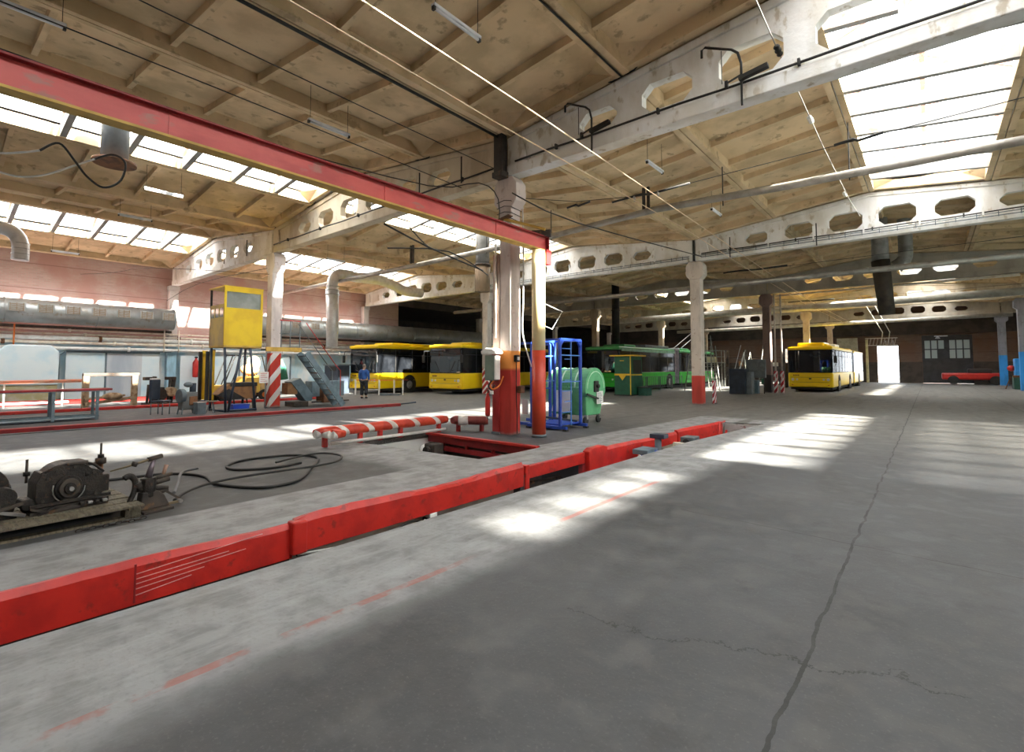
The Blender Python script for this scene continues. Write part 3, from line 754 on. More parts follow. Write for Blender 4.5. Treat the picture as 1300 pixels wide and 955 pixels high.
# near column fittings
t = thing('steel_strut', 'rusty white steel channel strut beside near column', 'strut', (-7.99, 8.98, 0))
MB().box(-.10, .10, -.09, .09, 1.95, 4.33).build('upper_channel', M('flaking_white', (.60, .48, .42), (.42, .22, .15), 2.5, .7, stretch=(1, 1, .3)), t, bevel=.01)
MB().box(-.105, .105, -.095, .095, .05, 1.95).build('lower_channel', M('brick_red_paint', (.42, .03, .03), (.3, .02, .02), 3, .6), t, bevel=.01)
MB().box(-.12, .12, -.11, .11, 0, .06).build('foot', greymetal, t)
MB().tube([(.02, -.115, 4.6), (.02, -.12, 2.3)], .022, 8).build('conduit', offwhite, t)
t = thing('switch_box', 'green-grey electric switch box with white cowl on near column', 'switch box', (-7.98, 8.66, 1.28))
MB().box(-.16, .16, .0, .16, 0, .60).build('housing', M('hammertone_green', (.16, .22, .18), (.12, .17, .14), 5, .4), t, bevel=.015)
MB().box(.16, .20, -.02, .16, .02, .58).build('side_door', whitepaint, t, bevel=.01)
c = MB(); c.prism([[(-.22, .62), (.24, .62), (.26, .68), (.12, .76), (-.08, .77), (-.24, .70)]], -.06, .2); c.build('cowl', whitepaint, t, bevel=.02)
MB().tube([(.0, .1, .02), (-.08, .05, -.14), (.05, .02, -.22), (.12, .05, -.1)], .022, 8, smooth=5).build('cable_loop', black, t)
MB().tube([(.1, .05, .0), (.02, .02, -.1), (.1, .0, -.2), (.22, .1, -.12), (.26, .2, .1)], .018, 8, smooth=5).build('wire', orange, t)
MB().box(.04, .13, -.03, .0, -.32, -.24).build('tag', whitepaint, t)
t = thing('fire_extinguisher', 'thin red extinguisher hanging left of near column', 'fire extinguisher', (-8.12, 8.75, .42))
MB().lathe([(.0, 0), (.05, .01), (.06, .05), (.06, .42), (.035, .50), (.02, .56)]).build('cylinder', red_paint, t)
MB().tube([(0, 0, .54), (0, .02, .62), (-.05, .03, .64)], .018, 8).build('handle', black, t); MB().cyl((0, 0, -.06), (0, 0, .01), .02).build('nozzle', steel, t)
t = thing('wall_socket', 'black socket with white face and hanging cable on near column', 'socket', (-7.53, 9.1, 1.72))
MB().box(0.0, .08, -.08, .05, 0, .16).build('housing', black, t, bevel=.01); MB().box(.08, .095, -.05, .02, .04, .12).build('face', whitepaint, t)
MB().tube([(.05, -.05, 0), (.06, -.06, -.8), (.05, -.02, -1.3), (.07, -.05, -1.68)], .012, 6, smooth=5).build('cable', black, t)
t = thing('junction_box', 'rusty junction box low on near column', 'junction box', (-7.53, 9.15, .98))
MB().box(0, .12, -.02, .14, 0, .17).build('housing', rust, t, bevel=.02); MB().box(.05, .22, .12, .15, -.5, -.15).build('hanging_sheet', tarp, t)
run('cable', [(-7.5, 9.3, 6.1), (-7.48, 9.32, 4.6), (-7.47, 9.3, 3.2), (-7.50, 9.32, 2.4), (-7.3, 9.4, 1.6)], .018, cablewhite, 'pale cable hanging down behind the near column', 'cable', None, 6)
t = thing('chimney_duct', 'short soot-black duct standing on the near column head', 'duct', (-7.72, 8.75, 6.12))
MB().box(-.14, .12, -.10, .10, .12, 1.05).build('duct', M('soot', (.012, .010, .010), (.03, .022, .018), 5, .6), t, bevel=.02)
MB().box(-.17, .15, -.13, .13, 0, .14).build('foot', rustdark, t, bevel=.02)
for i in range(5):
    zz = 5.02 + i*.14
    run('wire_wrap', [(-7.95, 8.88, zz), (-7.72, 8.88, zz + .03), (-7.51, 8.88, zz - .02), (-7.51, 9.3, zz - .05)], .009, black, 'black wire wrapped round the near column, number %s from below' % ('one', 'two', 'three', 'four', 'five')[i], 'wire', 'wires round the near column')

# ------------------------------------------------------------------ blue rack trolley
t = thing('rack_trolley', 'tall bright blue steel rack trolley beside the green bin', 'rack trolley', (-7.55, 10.85, 0), 0)
def upright(x, y): MB().box(x - .035, x + .035, y - .035, y + .035, .06, 2.30).build('upright', blue, t, bevel=.01)
UP = [(.42, -.5), (.42, .45), (-.42, -.5), (-.42, .45)]
for q in UP: upright(*q)
for y in (-.5, .45):
    MB().bar((-.62, y, .08), (.62, y, .08), .08).build('foot', blue, t, bevel=.01)
    for x in (-.58, .58): MB().box(x - .06, x + .06, y - .05, y + .05, 0, .05).build('foot_pad', black, t)
for x in (.42, -.42):
    a = MB(); a.bar((x, -.5, 2.30), (x, .45, 2.30), .07); a.bar((x, -.5, 2.12), (x, -.36, 2.30), .05); a.bar((x, .45, 2.12), (x, .31, 2.30), .05); a.build('top_arch', blue, t)
    for z in (1.22, 1.9): MB().bar((x, -.5, z), (x, .45, z), .03).build('cross_bar', M('blue_bar', (.06, .2, .55)), t)
for y in (-.5, .45): MB().bar((-.42, y, 2.30), (.42, y, 2.30), .05).build('top_bar', blue, t)
MB().bar((.42, 0, .1), (.42, 0, 2.28), .025).build('centre_rod', M('blue_bar', (.06, .2, .55)), t)
for i in range(7): MB().bar((.42, -.30 if i % 2 else -.42, .45 + i*.27), (.42, .0, .45 + i*.27), .018).build('rung', M('blue_bar', (.06, .2, .55)), t)
MB().box(-.40, .40, -.45, .40, .12, .16).build('base_tray', blue, t); MB().bar((-.4, -.3, .3), (.4, .3, .18), .05).build('lever', dkblue, t)
t = thing('rack_trolley', 'second blue rack trolley mostly hidden behind the round post', 'rack trolley', (-8.6, 11.15, 0), 0)
for q in ((.3, -.45), (.3, .4), (-.3, -.45), (-.3, .4)): MB().box(q[0] - .035, q[0] + .035, q[1] - .035, q[1] + .035, .06, 2.25).build('upright', blue, t, bevel=.01)
for y in (-.45, .4): MB().bar((-.55, y, .06), (.55, y, .06), .08).build('foot', blue, t, bevel=.01); MB().bar((-.3, y, 2.25), (.3, y, 2.25), .06).build('top_bar', blue, t)
for z in (1.0, 1.9): MB().bar((.3, -.45, z), (.3, .4, z), .03).build('cross_bar', blue, t)
t = thing('bent_wire_stand', 'bent pale wire frame leaning above the blue rack', 'wire frame', (-7.75, 10.6, 2.32))
MB().tube([(0, -.4, 0), (.1, -.3, .95), (.15, .55, .78), (.1, .15, .28), (.05, -.35, .4)], .012, 6).build('frame', cablewhite, t)
# ------------------------------------------------------------------ green waste bin
t = thing('waste_bin', 'large green wheeled waste container with ribbed round lid', 'waste container', (-8.0, 12.35, 0)); t.scale = (1.04, 1.04, 1.06)
b = MB()
x0, x1 = -.68, .66
lo = [(x0 + .1, -.34, .22), (x1 - .06, -.34, .22), (x1 - .06, .40, .22), (x0 + .1, .40, .22)]; hi = [(x0, -.50, .98), (x1, -.50, .98), (x1, .50, .98), (x0, .50, .98)]
A = [b.bm.verts.new(p) for p in lo]; B = [b.bm.verts.new(p) for p in hi]
for i in range(4): b.bm.faces.new((A[i], A[(i+1)%4], B[(i+1)%4], B[i]))
b.bm.faces.new(A[::-1]); b.bm.faces.new(B)
b.build('body', bingreen, t, bevel=.03)
ld = MB(); pr = [(.47*math.cos(a*PI/16), .96 + .50*math.sin(a*PI/16)) for a in range(17)]
ld.prism([pr + [(-.47, .90), (.47, .90)]], x0 + .02, x1 - .14, 'YZ'); l = ld.build('lid', bingreen, t, bevel=.01)
for i in range(5):
    r = MB(); xx = x0 + .12 + i*.22; r.tube([(xx, .485*math.cos(a*PI/12), .96 + .515*math.sin(a*PI/12)) for a in range(13)], .022, 6); r.build('rib', mint if i % 2 == 0 else bingreen, l)
e = MB(); pr = [(.52*math.cos(a*PI/16), .95 + .54*math.sin(a*PI/16)) for a in range(17)]
e.prism([pr + [(-.52, .84), (-.44, .72), (.44, .72), (.52, .84)]], x1 - .12, x1 + .03, 'YZ'); e.build('end_shield', bingreen, t, bevel=.025)
MB().tube([(x1 + .03, .44*math.cos(a*PI/12), .93 + .46*math.sin(a*PI/12)) for a in range(13)], .014, 6).build('edge_trim', mint, t)
MB().box(x1 + .03, x1 + .08, -.12, .10, .84, 1.14).build('catch_plate', black, t, bevel=.02); MB().cyl((x1 + .03, 0, 1.0), (x1 + .14, 0, 1.0), .05).build('trunnion', black, t)
MB().bar((x1 + .04, -.48, .80), (x1 + .04, .1, .66), .05).build('pedal_bar', black, t)
MB().box(x1 + .035, x1 + .05, .02, .36, .52, .86).build('notice', whitepaint, t)
n_ = MB()
for i in range(7): n_.box(x1 + .05, x1 + .053, .06, .06 + (.24 if i % 3 else .18), .80 - i*.04, .812 - i*.04)
n_.build('notice_print', greymetal, t)
s_ = MB(); s_.prism([[(-.44, .30), (.16, .30), (.24, .88), (-.28, .88)]], -.50, -.475); s_.build('front_panel', tarp, t)
for x in (x0 + .12, x1 - .1):
    for y in (-.32, .34):
        cw = MB().cyl((x - .03, y, .10), (x + .03, y, .10), .10, n=18).build('caster', black, t)
        MB().box(x - .05, x + .05, y - .02, y + .06, .12, .24).build('fork', steel, cw)

# ------------------------------------------------------------------ foreground machines on the pallet
pal = thing('pallet', 'weathered wooden pallet under the dismantled machines', 'pallet', (-7.1, .25, 0), R(3))
for i in range(6):
    x = -.62 + i*.25; MB().box(x - .105, x + .105, -1.5, 1.30, .125, .148).build('deck_board', wood, pal, bevel=.004)
for y in (-1.42, -.1, 1.22):
    for x in (-.6, 0, .6): MB().box(x - .07, x + .07, y - .07, y + .07, .022, .10).build('block', wood, pal, bevel=.004)
    MB().box(-.72, .72, y - .05, y + .05, .10, .125).build('stringer', wood, pal)
for x in (-.6, 0, .6): MB().box(x - .05, x + .05, -1.5, 1.3, 0, .022).build('bottom_board', wood, pal)
m = thing('gear_housing', 'black cast iron gear housing with round flange on the pallet', 'machine part', (-6.93, 1.03, .15), R(6))
hs = MB(); prof = [(-.27, .06), (-.31, .14), (-.31, .30), (-.26, .39)] + [(-.02 + .23*math.cos(a*PI/12), .30 + .17*math.sin(a*PI/12)) for a in range(10, 1, -1)] + [(.29, .34), (.30, .12), (.24, .06)]
hs.prism([prof], -.15, .14, 'YZ'); hs.build('casting', iron, m, bevel=.02)
for rr, xx in ((.125, .17), (.095, .20), (.055, .225)):
    MB().cyl((.14, -.03, .22), (xx, -.03, .22), rr, n=28).build('flange_ring', iron if rr != .095 else rustdark, m, bevel=.006)
MB().cyl((.14, -.03, .22), (.255, -.03, .22), .022, n=12).build('shaft_end', steel, m)
MB().tube([(.165, -.03 + .145*math.cos(a*PI/10), .22 + .145*math.sin(a*PI/10)) for a in range(9, 21)], .007, 6).build('wire_ring', steel, m)
for (y, z0, z1, r_) in ((-.36, .30, .53, .013), (.14, .05, .47, .012), (.31, .38, .62, .012)):
    b_ = MB().cyl((.12 if y == .14 else 0, y, z0), (.12 if y == .14 else 0, y, z1), r_, n=8).build('stud', rustdark, m)
    MB().cyl((.12 if y == .14 else 0, y, z1 - .16), (.12 if y == .14 else 0, y, z1 - .12), .032, n=6).build('nut', iron, b_)
MB().bar((0, .17, .40), (0, .36, .43), .05, .02).build('clamp_arm', iron, m); MB().cyl((0, .31, .40), (0, .31, .46), .055, n=14).build('clamp_boss', rustdark, m)
MB().cyl((0, .31, .2), (0, .31, .40), .028, n=10).build('clamp_column', rust, m); MB().box(-.12, .14, .26, .36, .12, .30).build('side_lug', iron, m, bevel=.015)
MB().box(-.17, .19, -.36, .34, .0, .035).build('base_frame', rustdark, m, bevel=.005)
for z, w_ in ((.045, .34), (.085, .36)): MB().bar((.17, -w_, z), (.17, w_, z + .01), .03).build('base_rail', iron, m)
MB().bar((.20, -.36, .07), (.2, -.18, .0), .02).build('strut', rustdark, m)
MB().bar((.20, -.30, .0), (.2, -.12, .07), .02).build('strut', rustdark, m)
for i in range(4): MB().box(.185, .225, .06 + i*.07, .11 + i*.07, .03, .06).build('lug', steel if i % 2 else iron, m, bevel=.008)
for (y, z) in ((-.22, .33), (-.25, .12), (.2, .34), (.22, .12), (.02, .42), (-.14, .40)): MB().cyl((.13, y, z), (.165, y, z), .016, n=6).build('bolt', rustdark, m)
MB().tube([(.10, -.26, .38), (.12, -.12, .445), (.12, .05, .46), (.12, .2, .42), (.13, .30, .33)], .014, 8, smooth=4).build('seam_rib', iron, m)
MB().box(-.1, .16, -.05, .14, .44, .47).build('cover_plate', rustdark, m, bevel=.01); MB().cyl((-.1, -.36, .1), (.12, -.36, .1), .06, n=14).build('boss', iron, m, bevel=.01)
m.scale = (1, .88, 1)
m = thing('motor_unit', 'oily motor with copper winding and arched yoke on the pallet, cut by left edge', 'machine part', (-7.0, .36, .15), R(5))
ak = MB(); a_out = [(.24*math.cos(a*PI/12), .28 + .22*math.sin(a*PI/12)) for a in range(13)]; a_in = [(.16*math.cos(a*PI/12), .28 + .15*math.sin(a*PI/12)) for a in range(12, -1, -1)]
ak.prism([[(.24, .1)] + a_out + [(-.24, .1), (-.16, .1)] + a_in + [(.16, .1)]], -.06, .08, 'YZ'); ak.build('yoke', iron, m, bevel=.012)
MB().cyl((0, .05, .12), (0, .05, .42), .075, n=18).build('copper_winding', M('copper_winding', (.38, .14, .05), (.25, .09, .04), 12, .5, .3), m)
MB().cyl((-.1, -.30, .16), (-.1, .27, .16), .13, n=20).build('motor_body', iron, m, bevel=.01); MB().cyl((.14, -.3, .12), (.14, .26, .12), .085, n=18).build('gear_shaft', rustdark, m, bevel=.01)
MB().cyl((.1, .18, .2), (.24, .18, .2), .09, n=18).build('pulley', iron, m); MB().cyl((.18, -.12, .08), (.3, -.12, .08), .11, n=18).build('flange', rustdark, m)
MB().box(-.25, .27, -.35, .27, 0, .05).build('bed_plate', iron, m, bevel=.01)
MB().bar((.27, -.3, .0), (.30, .3, .14), .03).build('link_bar', rustdark, m); MB().bar((.28, .0, .13), (.30, .32, .02), .028).build('link_bar', steel, m)
m = thing('bench_vise', 'rusty vise-like clamp device with T-handle standing at the pallet end', 'vise', (-6.72, 1.72, 0), R(10))
MB().box(-.20, .16, -.14, .16, 0, .03).build('base_plate', rustdark, m, bevel=.005)
g = MB(); g.prism([[(-.14, .03), (.16, .03), (.10, .16), (.04, .22), (-.12, .22)]], -.05, .07, 'YZ'); g.build('foot_casting', rustdark, m, bevel=.012)
MB().cyl((0, -.04, .16), (0, -.04, .37), .075, n=20).build('barrel', iron, m, bevel=.01); MB().cyl((.0, -.12, .24), (0, -.15, .33), .04, n=14).build('boss', iron, m)
MB().tube([(0, -.11, .28), (0, -.13, .34)], .028, 8).build('lug', iron, m)
MB().tube([(0, -.04, .37), (0, -.02, .46), (0, .01, .56)], [.038, .028, .022], 10).build('spindle', M('worn_steel', (.20, .16, .19), (.12, .1, .1), 8, .4, .6), m)
MB().cyl((0, -.05, .565), (0, .09, .59), .026, n=12).build('handle_hub', rustdark, m)
MB().tube([(0, -.40, .50), (0, -.18, .535), (0, -.05, .565)], [.007, .012, .014], 8).build('t_handle', M('brass_brown', (.22, .17, .10)), m); MB().cyl((0, -.19, .515), (0, -.17, .56), .03, n=8).build('handle_collar', rustdark, m)
MB().tube([(0, -.27, .40), (0, -.22, .42), (0, -.17, .36), (0, -.17, .25), (0, -.22, .12), (0, -.22, .08)], [.030, .034, .03, .028, .026, .03], 10, smooth=5).build('curved_lever', iron, m)
MB().tube([(0, -.22, .1), (0, -.1, .08), (.0, .0, .06)], .018, 8).build('lever_pivot', rustdark, m)
for (a, b_, r_) in (((0, .0, .30), (0, .17, .32), .035), ((0, .02, .24), (0, .16, .22), .03), ((0, .0, .35), (0, .20, .37), .026), ((.0, .05, .18), (0, .16, .2), .03)):
    MB().cyl(a, b_, r_, r_*.85, n=12).build('screw', rustdark, m)
MB().cyl((0, .10, .34), (0, .14, .48), .016, .022, n=10).build('stub_lever', M('rusty_pink', (.32, .20, .15)), m)
MB().bar((0, .12, .20), (.02, .28, .07), .022).build('brace', rustdark, m); MB().bar((.05, -.02, .05), (.05, .27, .045), .026).build('foot_bar', M('brass_brown', (.22, .17, .10)), m)
MB().cyl((.02, .27, .05), (.08, .27, .05), .022, n=10).build('pin', steel, m)
# chain lying in front of the pallet
t = thing('chain', 'dark steel chain lying on the floor in front of the pallet', 'chain', (-6.38, 1.25, 0))
for i in range(11):
    a = i*.47; c = Vector((.015*math.sin(i*1.7), i*.052 - .2, .012)); d = Vector((.25, 1, 0)).normalized() if i % 2 else Vector((-.2, 1, 0)).normalized(); nrm = Vector((-d.y, d.x, 0)) if i % 2 else Vector((0, 0, 1))
    MB().tube([c + d*.03*math.cos(q*PI/5) + nrm*.014*math.sin(q*PI/5) for q in range(11)], .006, 6).build('link', iron, t)
# cables on the floor
def Z(pts, z): return [(x, y, z) for x, y in pts]
run('hose', Z([(-8.9, 1.35), (-8.81, 1.94), (-8.72, 2.34), (-8.41, 2.61), (-7.99, 2.69), (-7.5, 2.62), (-7.05, 2.75), (-6.72, 3.0), (-6.8, 3.45), (-7.4, 3.95), (-8.2, 4.5), (-8.75, 4.4), (-8.95, 4.0), (-8.95, 3.55), (-8.61, 3.19), (-8.2, 3.2), (-7.95, 3.6), (-8.0, 4.1)], .022), .020, black, 'thick black hose looping on the floor behind the vise', 'hose', None, 8, 10)
run('hose', Z([(-6.75, 1.95), (-7.05, 2.15), (-7.35, 2.5), (-7.45, 3.0), (-7.42, 3.6), (-7.38, 4.03), (-7.5, 4.46), (-7.9, 4.76), (-8.35, 4.7), (-8.39, 4.34), (-8.14, 3.75)], .060), .017, black, 'thinner black hose crossing over the thick hose loop', 'hose', None, 8, 10)
run('hose', Z([(-6.95, 2.0), (-7.5, 2.2), (-8.2, 2.45), (-8.36, 2.7)], .10), .018, M('grey_hose', (.12, .12, .13)), 'short grey hose end beside the vise', 'hose', None, 6, 8)
# ------------------------------------------------------------------ trolleybuses
def wheel_set(t, L, ys, hx=1.25):
    for y in ys:
        for s in (-1, 1):
            a = MB().cyl((s*(hx - .30), y, .50), (s*(hx + .006), y, .50), .60, n=28).build('wheel_arch', black, t)
            w = MB().cyl((s*(hx - .25), y, .48), (s*(hx + .012), y, .48), .48, n=28).build('wheel', M('tyre', (.02, .02, .02), (.035, .033, .03), 8, .8), t, bevel=.03)
            h = MB(); x0, x1 = s*(hx + .01), s*(hx + .03); h.cyl((x0, y, .48), (x1, y, .48), .26, .20, n=20); h.build('hub', hubgrey, w)
def bus(name, label, loc, rz, L, paint, roofp, art=None, artmat=None, wheels=(2.7, 8.6), doors=True, z_roof=2.78, group=None, silver_reflect=False):
    t = thing(name, label, 'trolleybus', loc, rz, group)
    secs = [(0, L)] if art is None else [(0, art), (art + .9, L)]
    for i, (y0, y1) in enumerate(secs):
        MB().box(-1.25, 1.25, y0, y1, .30, 1.24).build('lower_body', paint, t, bevel=.09, seg=3)
        MB().box(-1.225, 1.225, y0 + .03, y1 - .03, 1.18, z_roof - .02).build('glass_band', dark_glass, t, bevel=.10, seg=3)
        rf = MB().box(-1.25, 1.25, y0 - (.04 if i == 0 else 0), y1, z_roof - .08, z_roof + .12).build('roof', roofp, t, bevel=.07, seg=3)
        MB().box(-1.1, 1.1, y0 + .2, y1 - .2, z_roof + .1, z_roof + .17).build('roof_crown', roofp, rf, bevel=.04)
        n = int((y1 - y0) / 1.45)
        for q in range(1, n):
            yy = y0 + (y1 - y0)*q/n
            for s in (-1, 1): MB().box(s*1.218, s*1.232, yy - .035, yy + .035, 1.26, z_roof - .1).build('window_pillar', black, t)
        for s in (-1, 1):
            MB().bar((s*1.25, y0 + .3, .78), (s*1.25, y1 - .3, .78), .012, .03).build('side_moulding', paint, t)
            MB().bar((s*1.228, y0 + .4, 2.32), (s*1.228, y1 - .4, 2.32), .008, .03).build('window_rail', black, t)
        MB().box(-1.15, 1.15, y0 + .25, y1 - .25, .16, .34).build('underframe', black, t)
        k = int((y1 - y0) // 4)
        for q in range(k):
            yy = y0 + 1.6 + q*3.6
            if yy + 1.9 < y1: MB().box(-.85, .75, yy, yy + 1.7, z_roof + .15, z_roof + .34).build('roof_unit', roofp, t, bevel=.07)
    # front end
    ws = MB().prism([[(-1.12, 1.26), (1.12, 1.26), (1.16, 2.3), (1.10, z_roof - .14), (-1.10, z_roof - .14), (-1.16, 2.3)]], -.012, .05).build('windshield', glassy_ws, t, bevel=.01)
    MB().box(-.9, .9, .055, .07, 2.42, 2.62).build('destination_board', M('display_black', (.02, .02, .025)), t)
    MB().box(-1.2, 1.2, -.03, .04, .34, .62).build('bumper', paint, t, bevel=.03); MB().box(-1.0, 1.0, -.034, -.02, .62, .635).build('panel_gap', black, t)
    MB().box(-1.1, 1.1, -.022, .0, .93, .945).build('panel_gap', black, t)
    for s in (-1, 1):
        hl = MB().cyl((s*.98, -.02, .80), (s*.98, .03, .80), .085, n=18).build('headlight', headlamp, t); MB().cyl((s*.74, -.015, .80), (s*.74, .03, .80), .06, n=16).build('fog_lamp', headlamp, t)
        MB().box(s*1.0 - .05, s*1.0 + .05, -.035, -.02, .43, .47).build('reflector', red_paint, t)
        MB().bar((s*.1, -.03, 1.24), (s*.66, -.035, 1.42), .03, .02).build('wiper_arm', black, t); MB().bar((s*.4, -.03, 1.3), (s*.75, -.04, 1.95), .018, .02).build('wiper_blade', black, t)
        mi = MB().tube([(s*1.2, -.0, 2.55), (s*1.38, -.25, 2.55), (s*1.42, -.28, 2.3)], .022, 6).build('mirror_arm', black, t)
        MB().box(s*1.42 - .09, s*1.42 + .09, -.34, -.24, 1.85, 2.3).build('mirror', black, mi, bevel=.03)
    MB().box(-.07, .07, -.03, -.01, .80, .90).build('badge', M('badge_dark', (.15, .1, .02)), t, bevel=.02)
    tx = MB()
    for i in range(4): tx.box(-.95 + i*.09, -.89 + i*.09, -.016, 0, 1.02, 1.11)
    tx.build('fleet_number', M('number_brown', (.25, .1, .02)), t)
    if doors:
        for y in ((.5, 4.6, 7.2) if art is None else (.5, 4.6, art + 2.2)):
            MB().box(-1.262, -1.23, y, y + 1.2, .36, 2.6).build('door', dark_glass, t, bevel=.01)
    wheel_set(t, L, wheels)
    if art:
        b = MB(); n = 12
        for i in range(n):
            y = art - .02 + (.94)*i/n; b.box(-1.20 + (i % 2)*.05, 1.20 - (i % 2)*.05, y, y + .94/n + .002, .32, z_roof + .10 - (i % 2)*.04)
        b.build('bellows', artmat or bellow, t)
    return t
glassy_ws = glassy('windshield_glass', (.012, .014, .018), .02, 1.0)
def trolley_poles(t, y, z, dy, dz, spread=.32, parked=False):
    MB().box(-.55, .55, y - .3, y + .9, z, z + .22).build('pole_base', greymetal, t, bevel=.04)
    for s in (-1, 1):
        MB().tube([(s*spread, y, z + .2), (s*spread*1.1, y + dy, z + dz)], [.035, .022], 8).build('trolley_pole', steel, t)
t = bus('trolleybus', 'yellow trolleybus at far left with its whole front visible, person before it', (-26.35, 16.95, 0), R(8), 11.6, bus_yellow, bus_yellow, wheels=(2.65, 8.7), group='yellow trolleybuses')
t.location = (-26.2, 17.2, 0); trolley_poles(t, 5.5, 2.95, 5.6, .5)
MB().box(-.95, .95, 3.2, 6.0, 2.93, 3.1).build('roof_fairing', bus_yellow, t, bevel=.06)
t = bus('trolleybus', 'yellow trolleybus in the middle, right of the first, with reflective windshield', (-21.9, 19.9, 0), R(9), 11.6, bus_yellow, bus_yellow, wheels=(2.65, 8.7), group='yellow trolleybuses')
trolley_poles(t, 5.5, 2.95, 5.6, .5)
t = bus('trolleybus', 'articulated yellow trolleybus with raised poles at the right near daylight door', (-5.87, 36.5, 0), 0, 18.2, bus_yellow, bus_yellow, art=10.4, artmat=bellow, wheels=(2.7, 8.4, 14.6), group='yellow trolleybuses')
t2 = MB(); t2.box(-.9, .6, 1.2, 3.4, 2.9, 3.2); t2.build('roof_fairing', bus_yellow, t, bevel=.08)
MB().box(-.7, .3, 4.0, 6.0, 2.9, 3.3).build('roof_box', whitepaint, t, bevel=.05); MB().box(.45, 1.0, 3.2, 5.2, 2.9, 3.15).build('roof_box', whitepaint, t, bevel=.05)
MB().box(1.245, 1.262, 10.36, 10.46, .4, 2.8).build('side_strip', galv, t)
t = bus('trolleybus', 'articulated green trolleybus standing behind the green and yellow booth', (-16.25, 28.4, 0), 0, 18.0, bus_green, bus_green2, art=9.0, artmat=bellowp, wheels=(2.7, 7.8, 14.4))
MB().box(1.225, 1.262, 8.86, 9.06, .35, 3.0).build('portal_frame', bellowp, t, bevel=.02); MB().box(-1.25, 1.25, 8.95, 9.95, 2.86, 3.06).build('bellows_roof', M('bellows_roof_grey', (.30, .32, .36)), t, bevel=.06)
MB().box(-.9, .9, 4.5, 8.6, 2.92, 3.18).build('roof_box', M('roof_box_grey', (.16, .17, .2)), t, bevel=.05)
for s in (-1, 1): MB().box(s*1.235, s*1.256, .3, 8.9, 2.62, 2.80).build('roof_edge', M('pale_green_edge', (.30, .55, .42)), t)
trolley_poles(t, 12.5, 2.95, 4.5, 1.8)

# trolley poles in the air above the right yellow trolleybus
t = thing('pole_pair', 'two pale trolley poles slanting up in front of the right daylight door', 'trolley poles', (-3.2, 52., 0), 0)
for x in (0, .5):
    MB().tube([(x, 2.5, 3.9), (x + .15, 1.5, 4.6), (x - .2, -8, 6.0)], .03, 6).build('pole', cablewhite, t)
    MB().tube([(x, 2.5, 3.9), (x, 2.55, 3.5), (x + .3, 2.55, 3.5), (x + .3, 2.5, 3.9)], .025, 6).build('hook', cablewhite, t)
# ------------------------------------------------------------------ person
pr = thing('person', 'person in blue work jacket and dark trousers standing with back turned', 'person', (-22.1, 14.55, 0), R(28))
def skinned(name, joints, edges, mat, parent, sub=2):
    me = bpy.data.meshes.new(name); me.from_pydata([j[:3] for j in joints], edges, []); o = bpy.data.objects.new(name, me); COL.objects.link(o)
    md = o.modifiers.new('skin', 'SKIN'); md.use_smooth_shade = True
    for i, j in enumerate(joints):
        v = me.skin_vertices[0].data[i]; v.radius = (j[3], j[4] if len(j) > 4 else j[3])
    me.skin_vertices[0].data[0].use_root = True
    o.modifiers.new('sub', 'SUBSURF').levels = sub; o.modifiers['sub'].render_levels = sub
    me.materials.append(mat); o.parent = parent; return o
J = [(0,0,.93,.14,.11),(0,.01,1.12,.13,.10),(0,.0,1.30,.15,.11),(0,0,1.42,.13,.09),(0,.0,1.50,.055),(0,.02,1.56,.05),
     (-.10,0,.88,.10,.10),(-.11,.02,.50,.065,.07),(-.12,-.01,.12,.045,.05),(-.12,.10,.05,.04,.045),
     (.10,0,.88,.10,.10),(.12,.03,.50,.065,.07),(.13,-.0,.12,.045,.05),(.13,.11,.05,.04,.045),
     (-.19,0,1.40,.065),(-.25,.0,1.13,.048),(-.24,.08,.90,.035),(-.235,.10,.83,.03,.04),
     (.19,0,1.40,.065),(.25,.0,1.13,.048),(.23,.09,.90,.035),(.225,.11,.83,.03,.04)]
Ed = [(0,1),(1,2),(2,3),(3,4),(4,5),(0,6),(6,7),(7,8),(8,9),(0,10),(10,11),(11,12),(12,13),(3,14),(14,15),(15,16),(16,17),(3,18),(18,19),(19,20),(20,21)]
skinned('body', J, Ed, skin, pr)
jk = [(0,0,.90,.185,.15),(0,.01,1.12,.17,.14),(0,0,1.30,.19,.145),(0,0,1.43,.15,.11),(-.19,0,1.40,.09),(-.255,.0,1.13,.07),(-.24,.08,.93,.055),(.19,0,1.40,.09),(.255,.0,1.13,.07),(.23,.09,.93,.055),(0,0,1.49,.08)]
skinned('jacket', jk, [(0,1),(1,2),(2,3),(3,4),(4,5),(5,6),(3,7),(7,8),(8,9),(3,10)], jacket, pr)
tr = [(0,0,.90,.16,.13),(-.10,0,.84,.12,.12),(-.115,.02,.50,.09,.095),(-.12,-.01,.14,.075,.085),(.10,0,.84,.12,.12),(.12,.03,.50,.09,.095),(.13,0,.14,.075,.085)]
skinned('trousers', tr, [(0,1),(1,2),(2,3),(0,4),(4,5),(5,6)], trousers, pr)
for s in (-1, 1):
    MB().ball((s*.125, .05, .05), .06, (1, 2.0, .85)).build('shoe', black, pr)
    for k, (dx, ln) in enumerate(((-.02, .075), (-.007, .085), (.007, .08), (.02, .065))):
        MB().tube([(s*.235 + dx*.3, .10 + dx, .82), (s*.235 + dx*.3, .112 + dx, .82 - ln*.6), (s*.225 + dx*.3, .10 + dx, .82 - ln)], [.009, .008, .006], 6).build('finger', skin, pr)
    MB().tube([(s*.225, .13, .84), (s*.205, .15, .80), (s*.2, .145, .77)], [.011, .009, .007], 6).build('thumb', skin, pr)
hd = MB(); hd.ball((0, .02, 1.63), .10, (.80, .95, 1.18), 20); hd.ball((0, .115, 1.615), .018, (.8, 1.2, 1.2)); hd.ball((-.083, .02, 1.62), .022, (.5, .9, 1.3)); hd.ball((.083, .02, 1.62), .022, (.5, .9, 1.3))
